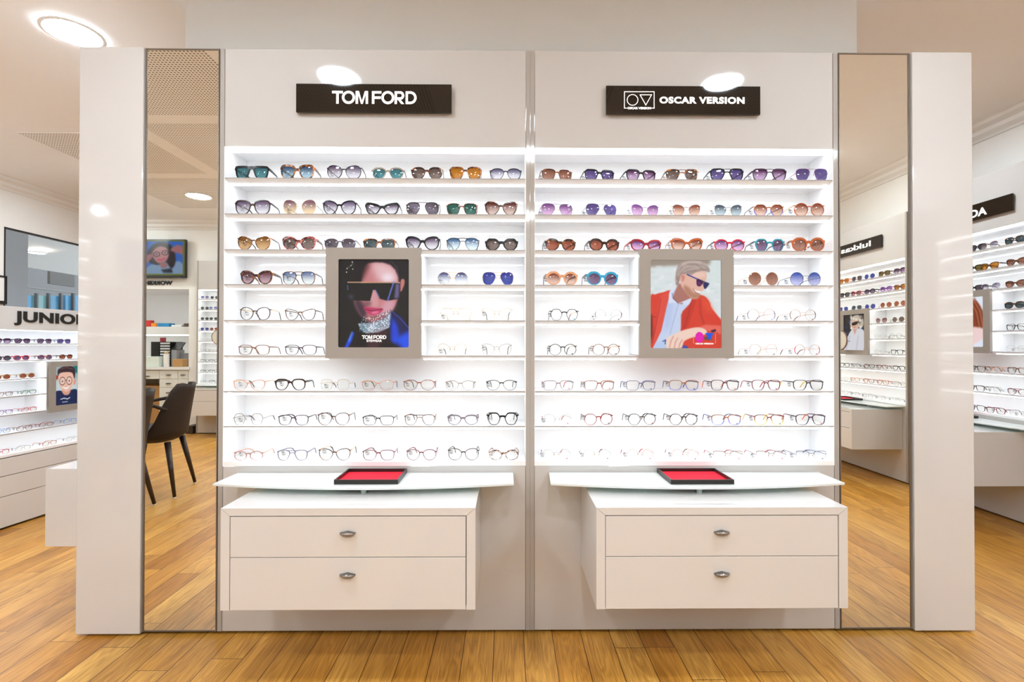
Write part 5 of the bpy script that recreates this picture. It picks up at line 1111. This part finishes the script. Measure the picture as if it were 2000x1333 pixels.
hb = mz(324.5, 692, yc-.09).z-zt_; MB().lathe([(.030, 0), (.031, .004), (.031, hb*.92), (.026, hb), (.012, hb+.004)]).obj('body', white, bt); MB().lathe([(.014, hb+.004), (.024, hb+.012), (.024, hb+.028), (.008, hb+.042)]).obj('cap', gold, bt)
p = mz(341, 716, yc); cd = empty('card_terminal', (p.x, -yc-.08, zt_), 0, 'grey desktop device with tilted screen on the workshop counter in the left mirror', 'device')
h1_ = mz(341, 684, yc).z-zt_; w1_ = (mz(351, 700, yc).x-mz(332, 700, yc).x)/2
MB().box(-w1_, w1_*.1, -.1, .06, 0, h1_).box(w1_*.1, w1_, -.1, -.02, 0, h1_*.8).obj('body', mat('grey_plastic', (.32, .32, .33), .4), cd, .005); MB().box(w1_*.1, w1_, -.02, .05, 0, h1_*.35).obj('base', black, cd, .003)
MB().prism([(.050, h1_-.004), (.062, h1_+.006), (-.035, h1_+.10), (-.047, h1_+.09)], -w1_*.9, w1_*.9, 'x').obj('screen', black, cd)
item('cardboard_box', crd, 336, 357, 702, 716, yc-.07, .10, 'brown cardboard box with white top on the workshop counter in the left mirror', 'box', zt_)
item('cardboard_box', mat('dark_cardboard', (.22, .11, .05), .7), 358.5, 366, 702, 716, yc+.05, .12, 'darker brown box at the right end of the workshop counter in the left mirror', 'box', zt_)
item('plastic_tub', mat('milky_green_plastic', (.74, .82, .75), .3), 284, 309.5, 697, 716, yc-.10, .10, 'pale green tub on the workshop counter in the left mirror', 'tub', zt_)
o = item('power_socket', white, 356, 361, 686, 694, 5.24, .008, 'white double power socket on the workshop wall in the left mirror', 'socket', None, .002)
item('waste_bin', mat('dark_brown_bin', (.035, .022, .018), .5), 362, 376, 833, 846, YW-.22, .2, 'low dark brown box on the floor by the workshop, in the left mirror', 'bin', .0005)

# upholstered chairs
chm = mat('dark_brown_leather', (.026, .017, .013), .6, spec=.25, var=.25, vscale=35); legm = mat('dark_wood_leg', (.022, .012, .010), .35); felt = mat('white_glide', (.8, .8, .8), .5)
def chair(label, loc, rz):
    r = empty('armchair', loc, rz, label, 'chair', 'brown upholstered armchairs')
    # seat shell: local -y is the front; u around, rows upward
    nu, nv = 40, 16; vs = []
    for off in (0, .028):
        for j in range(nv):
            t = j/(nv-1)
            for i in range(nu):
                th = 2*PI*i/nu; bk = max(0, math.sin(th)); s_ = min(1, max(0, (math.sin(th)-.15)/.6)); ftop = .455+.03*abs(math.cos(th))+.325*s_*s_*(3-2*s_)
                ftop = min(.815, ftop)
                if t < .4: q = t/.4; rr = max(.02, q**.75); z = .368+.062*q**2.2
                else: q = (t-.4)/.6; rr = 1; z = .43+(ftop-.43)*q
                up_ = max(0, (z-.43)/.38); rx = (.203+.035*math.sin(PI*min(1, up_*.8+.15)))*(1-.16*up_**2.5); ry = .185
                x = rx*rr*math.cos(th); y = ry*rr*math.sin(th)*(1 if math.sin(th) > 0 else 1.05)+.06*up_**1.3*(.35+.65*bk)-.01
                k_ = 1-off/.235; vs.append((x*k_, (y-.02)*k_+.02, z+(off if t < .4 else off*(1-q)*.8)))
    n = nu*nv; fs = []
    for j in range(nv-1):
        for i in range(nu):
            a0 = j*nu+i; a1 = j*nu+(i+1) % nu; fs.append((a0, a1, a1+nu, a0+nu)); fs.append((n+a0, n+a0+nu, n+a1+nu, n+a1))
    for i in range(nu): a0 = (nv-1)*nu+i; a1 = (nv-1)*nu+(i+1) % nu; fs.append((a0, a1, n+a1, n+a0))
    fs.append(tuple(range(nu))[::-1]); fs.append(tuple(n+i for i in range(nu)))
    MB().add(vs, fs, 0, True).obj('backrest_shell', chm, r)
    pts = []; 
    for i in range(28):
        th = 2*PI*i/28; c, s = math.cos(th), math.sin(th); pts.append((.195*math.copysign(abs(c)**.8, c), -.02+.185*math.copysign(abs(s)**.8, s)))
    m = MB(); m.add([(x*.9, y*.9, .432) for x, y in pts]+[(x, y, .445) for x, y in pts]+[(x, y, .468) for x, y in pts]+[(x*.9, y*.9, .482) for x, y in pts],
          [tuple(range(28))[::-1], tuple(range(84, 112))]+[(k*28+i, k*28+(i+1) % 28, (k+1)*28+(i+1) % 28, (k+1)*28+i) for k in range(3) for i in range(28)], 0, False); m.obj('seat_cushion', mat('black_seat_cushion', (.015, .015, .022), .7), r)
    for sg in (-1, 1):
        MB().sweep([(sg*.222, .13, .62), (sg*.240, .06, .655), (sg*.248, -.05, .662), (sg*.246, -.14, .645), (sg*.240, -.185, .58), (sg*.216, -.16, .475)], [(.013, .012), (.017, .012), (.019, .013), (.018, .013), (.013, .013), (.012, .012)], 10).obj('armrest', chm, r)
        for fy in (-1, 1):
            lg_ = MB().sweep([(sg*.13, fy*.12-.02, .385), (sg*.195, fy*.19-.02, .008)], [(.021, .021), (.011, .011)], 14).obj('leg', legm, r)
            MB().lathe([(.010, 0), (.011, .002), (.011, .0078)], sg*.195, fy*.19-.02, 12).obj('glide', felt, lg_)
    return r
LA, LB = MZ(341, 973.5, 0), MZ(379.5, 945, 0)
mid = (LA+LB)/2; ev = (LB-LA); 
# rear legs are LA, LB: the chair faces away from them, towards -x
ang = math.atan2(ev.y, ev.x); perp = Vector((-ev.y, ev.x)).normalized()
if perp.x > 0: perp = -perp                                     # front direction
rz = math.atan2(perp.y, perp.x)+PI/2                              # local -y points along perp
c0 = Vector((mid.x, mid.y, 0))+Vector((perp.x, perp.y, 0))*.17
chair('brown upholstered armchair with splayed dark legs, complete one in the left mirror', c0, rz)
L3 = MZ(312.7, 987.5, 0); o3 = L3-LB; chair('brown upholstered armchair cut off by the edge of the left mirror', (c0.x+o3.x-.03, c0.y+o3.y+.01, 0), rz-.05)
# ---------------------------------------------------------------- mall beyond the left wall opening
t = empty('window_1', (XL, wy0, 0), 0); t['kind'] = 'structure'
hy, fm_ = wy1-wy0, mat('black_window_frame', (.015, .01, .01), .4)
m = MB(); m.box(-.04, .004, 0, .012, wz0, wz1).box(-.04, .004, hy-.012, hy, wz0, wz1).box(-.04, .004, .012, hy-.012, wz1-.012, wz1).box(-.04, .004, .012, hy-.012, wz0, wz0+.012); m.obj('window_frame', fm_, t)
MB().box(-.02, -.014, .012, hy-.012, wz0+.012, wz1-.012).obj('pane', winglass, t)
def slab(name, m, px0, py0, px1, py1, X, th=.05):
    p, q = UX(px0, py0, X), UX(px1, py1, X); return struct(MB().box(X-th, X, p.y, q.y, min(p.z, q.z), max(p.z, q.z)).obj(name, m))
mallm = mat('mall_grey_wall', (.60, .63, .68), .7); darkm = mat('mall_dark_ceiling', (.06, .055, .05), .6)
struct(B('wall_mall', mat('mall_back_wall', (.10, .10, .10), .6), -10.1, -10, 2, 14, -.05, 4)); struct(B('floor_mall', mat('mall_floor', (.35, .33, .30), .4), -10, XL-.15, 2, 14, -.05, 0))
pl0, pl1 = UX(8, 520, -5.7), UX(54.5, 520, -5.7)
struct(B('column_mall', mallm, -6.1, -5.7, pl0.y-.3, pl1.y, 0, 2.58))
zcm = 2.6; pe = UX(54, 525, -7.6); zed = pe.z
struct(MB().prism([(XL-.11, 2.58), (-5.7, 2.58), (-7.6, zed+.02), (-7.6, zed+.15), (XL-.11, 2.75)], 2.2, 14, 'y').obj('ceiling_mall', mat('mall_soffit', (.75, .74, .72), .7)))
struct(slab('beam_mall', mat('mall_beam', (.16, .155, .145), .5), 54, 560, 153, 574, -8.2)); slab('wall_mall_dark', darkm, 98, 530, 146, 561, -8.3)
bl = mat('blue_glazing', (.03, .16, .28), .2, emit=.35); bg_ = mat('blue_green_glazing', (.10, .22, .22), .2, emit=.35)
for i, (x0, x1, mm_) in enumerate(((54, 63, bl), (63, 72, bg_), (75, 95, bg_), (99, 116, bl), (128, 143, bl), (147, 155, bl))): slab('window_%d' % (i+2), mm_, x0, 577, x1, 625, -8.4)
for x in (73.5, 97, 121, 145): slab('column_mall', mat('dark_mullion', (.05, .055, .06), .4), x-1.3, 573, x+1.3, 630, -8.35)
ml = UX(65, 520, -6.8); zl = 2.58-(2.58-zed-.02)*(1.1/1.9)
t = empty('ceiling_lamp', (-6.75, ml.y, zl-.01), 0, 'small bright downlight seen through the left window', 'ceiling lamp'); MB().lathe([(.09, 0), (.11, 0), (.11, -.02), (.09, -.02)], n=24, cap=False).obj('trim_ring', white, t); MB().lathe([(.001, -.015), (.09, -.015), (.09, -.002), (.001, -.002)], n=24).obj('diffuser', mat('mall_lamp', (1, .85, .7), .5, emit=90), t)
pf_ = [UX(-70, 538, XL+.01), UX(11.5, 595, XL+.01)]
fr_ = empty('picture_frame', (XL+.001, pf_[0].y, pf_[1].z), 0, 'black framed white panel at the left picture edge', 'picture frame')
w2, h2 = pf_[1].y-pf_[0].y, UX(11.5, 540, XL).z-pf_[1].z
m = MB(); m.box(0, .02, 0, w2, 0, .03).box(0, .02, 0, w2, h2-.016, h2).box(0, .02, 0, .02, .03, h2-.016).box(0, .02, w2-.02, w2, .03, h2-.016); m.obj('frame', black, fr_); MB().box(.003, .012, .02, w2-.02, .03, h2-.016).obj('panel', white, fr_)
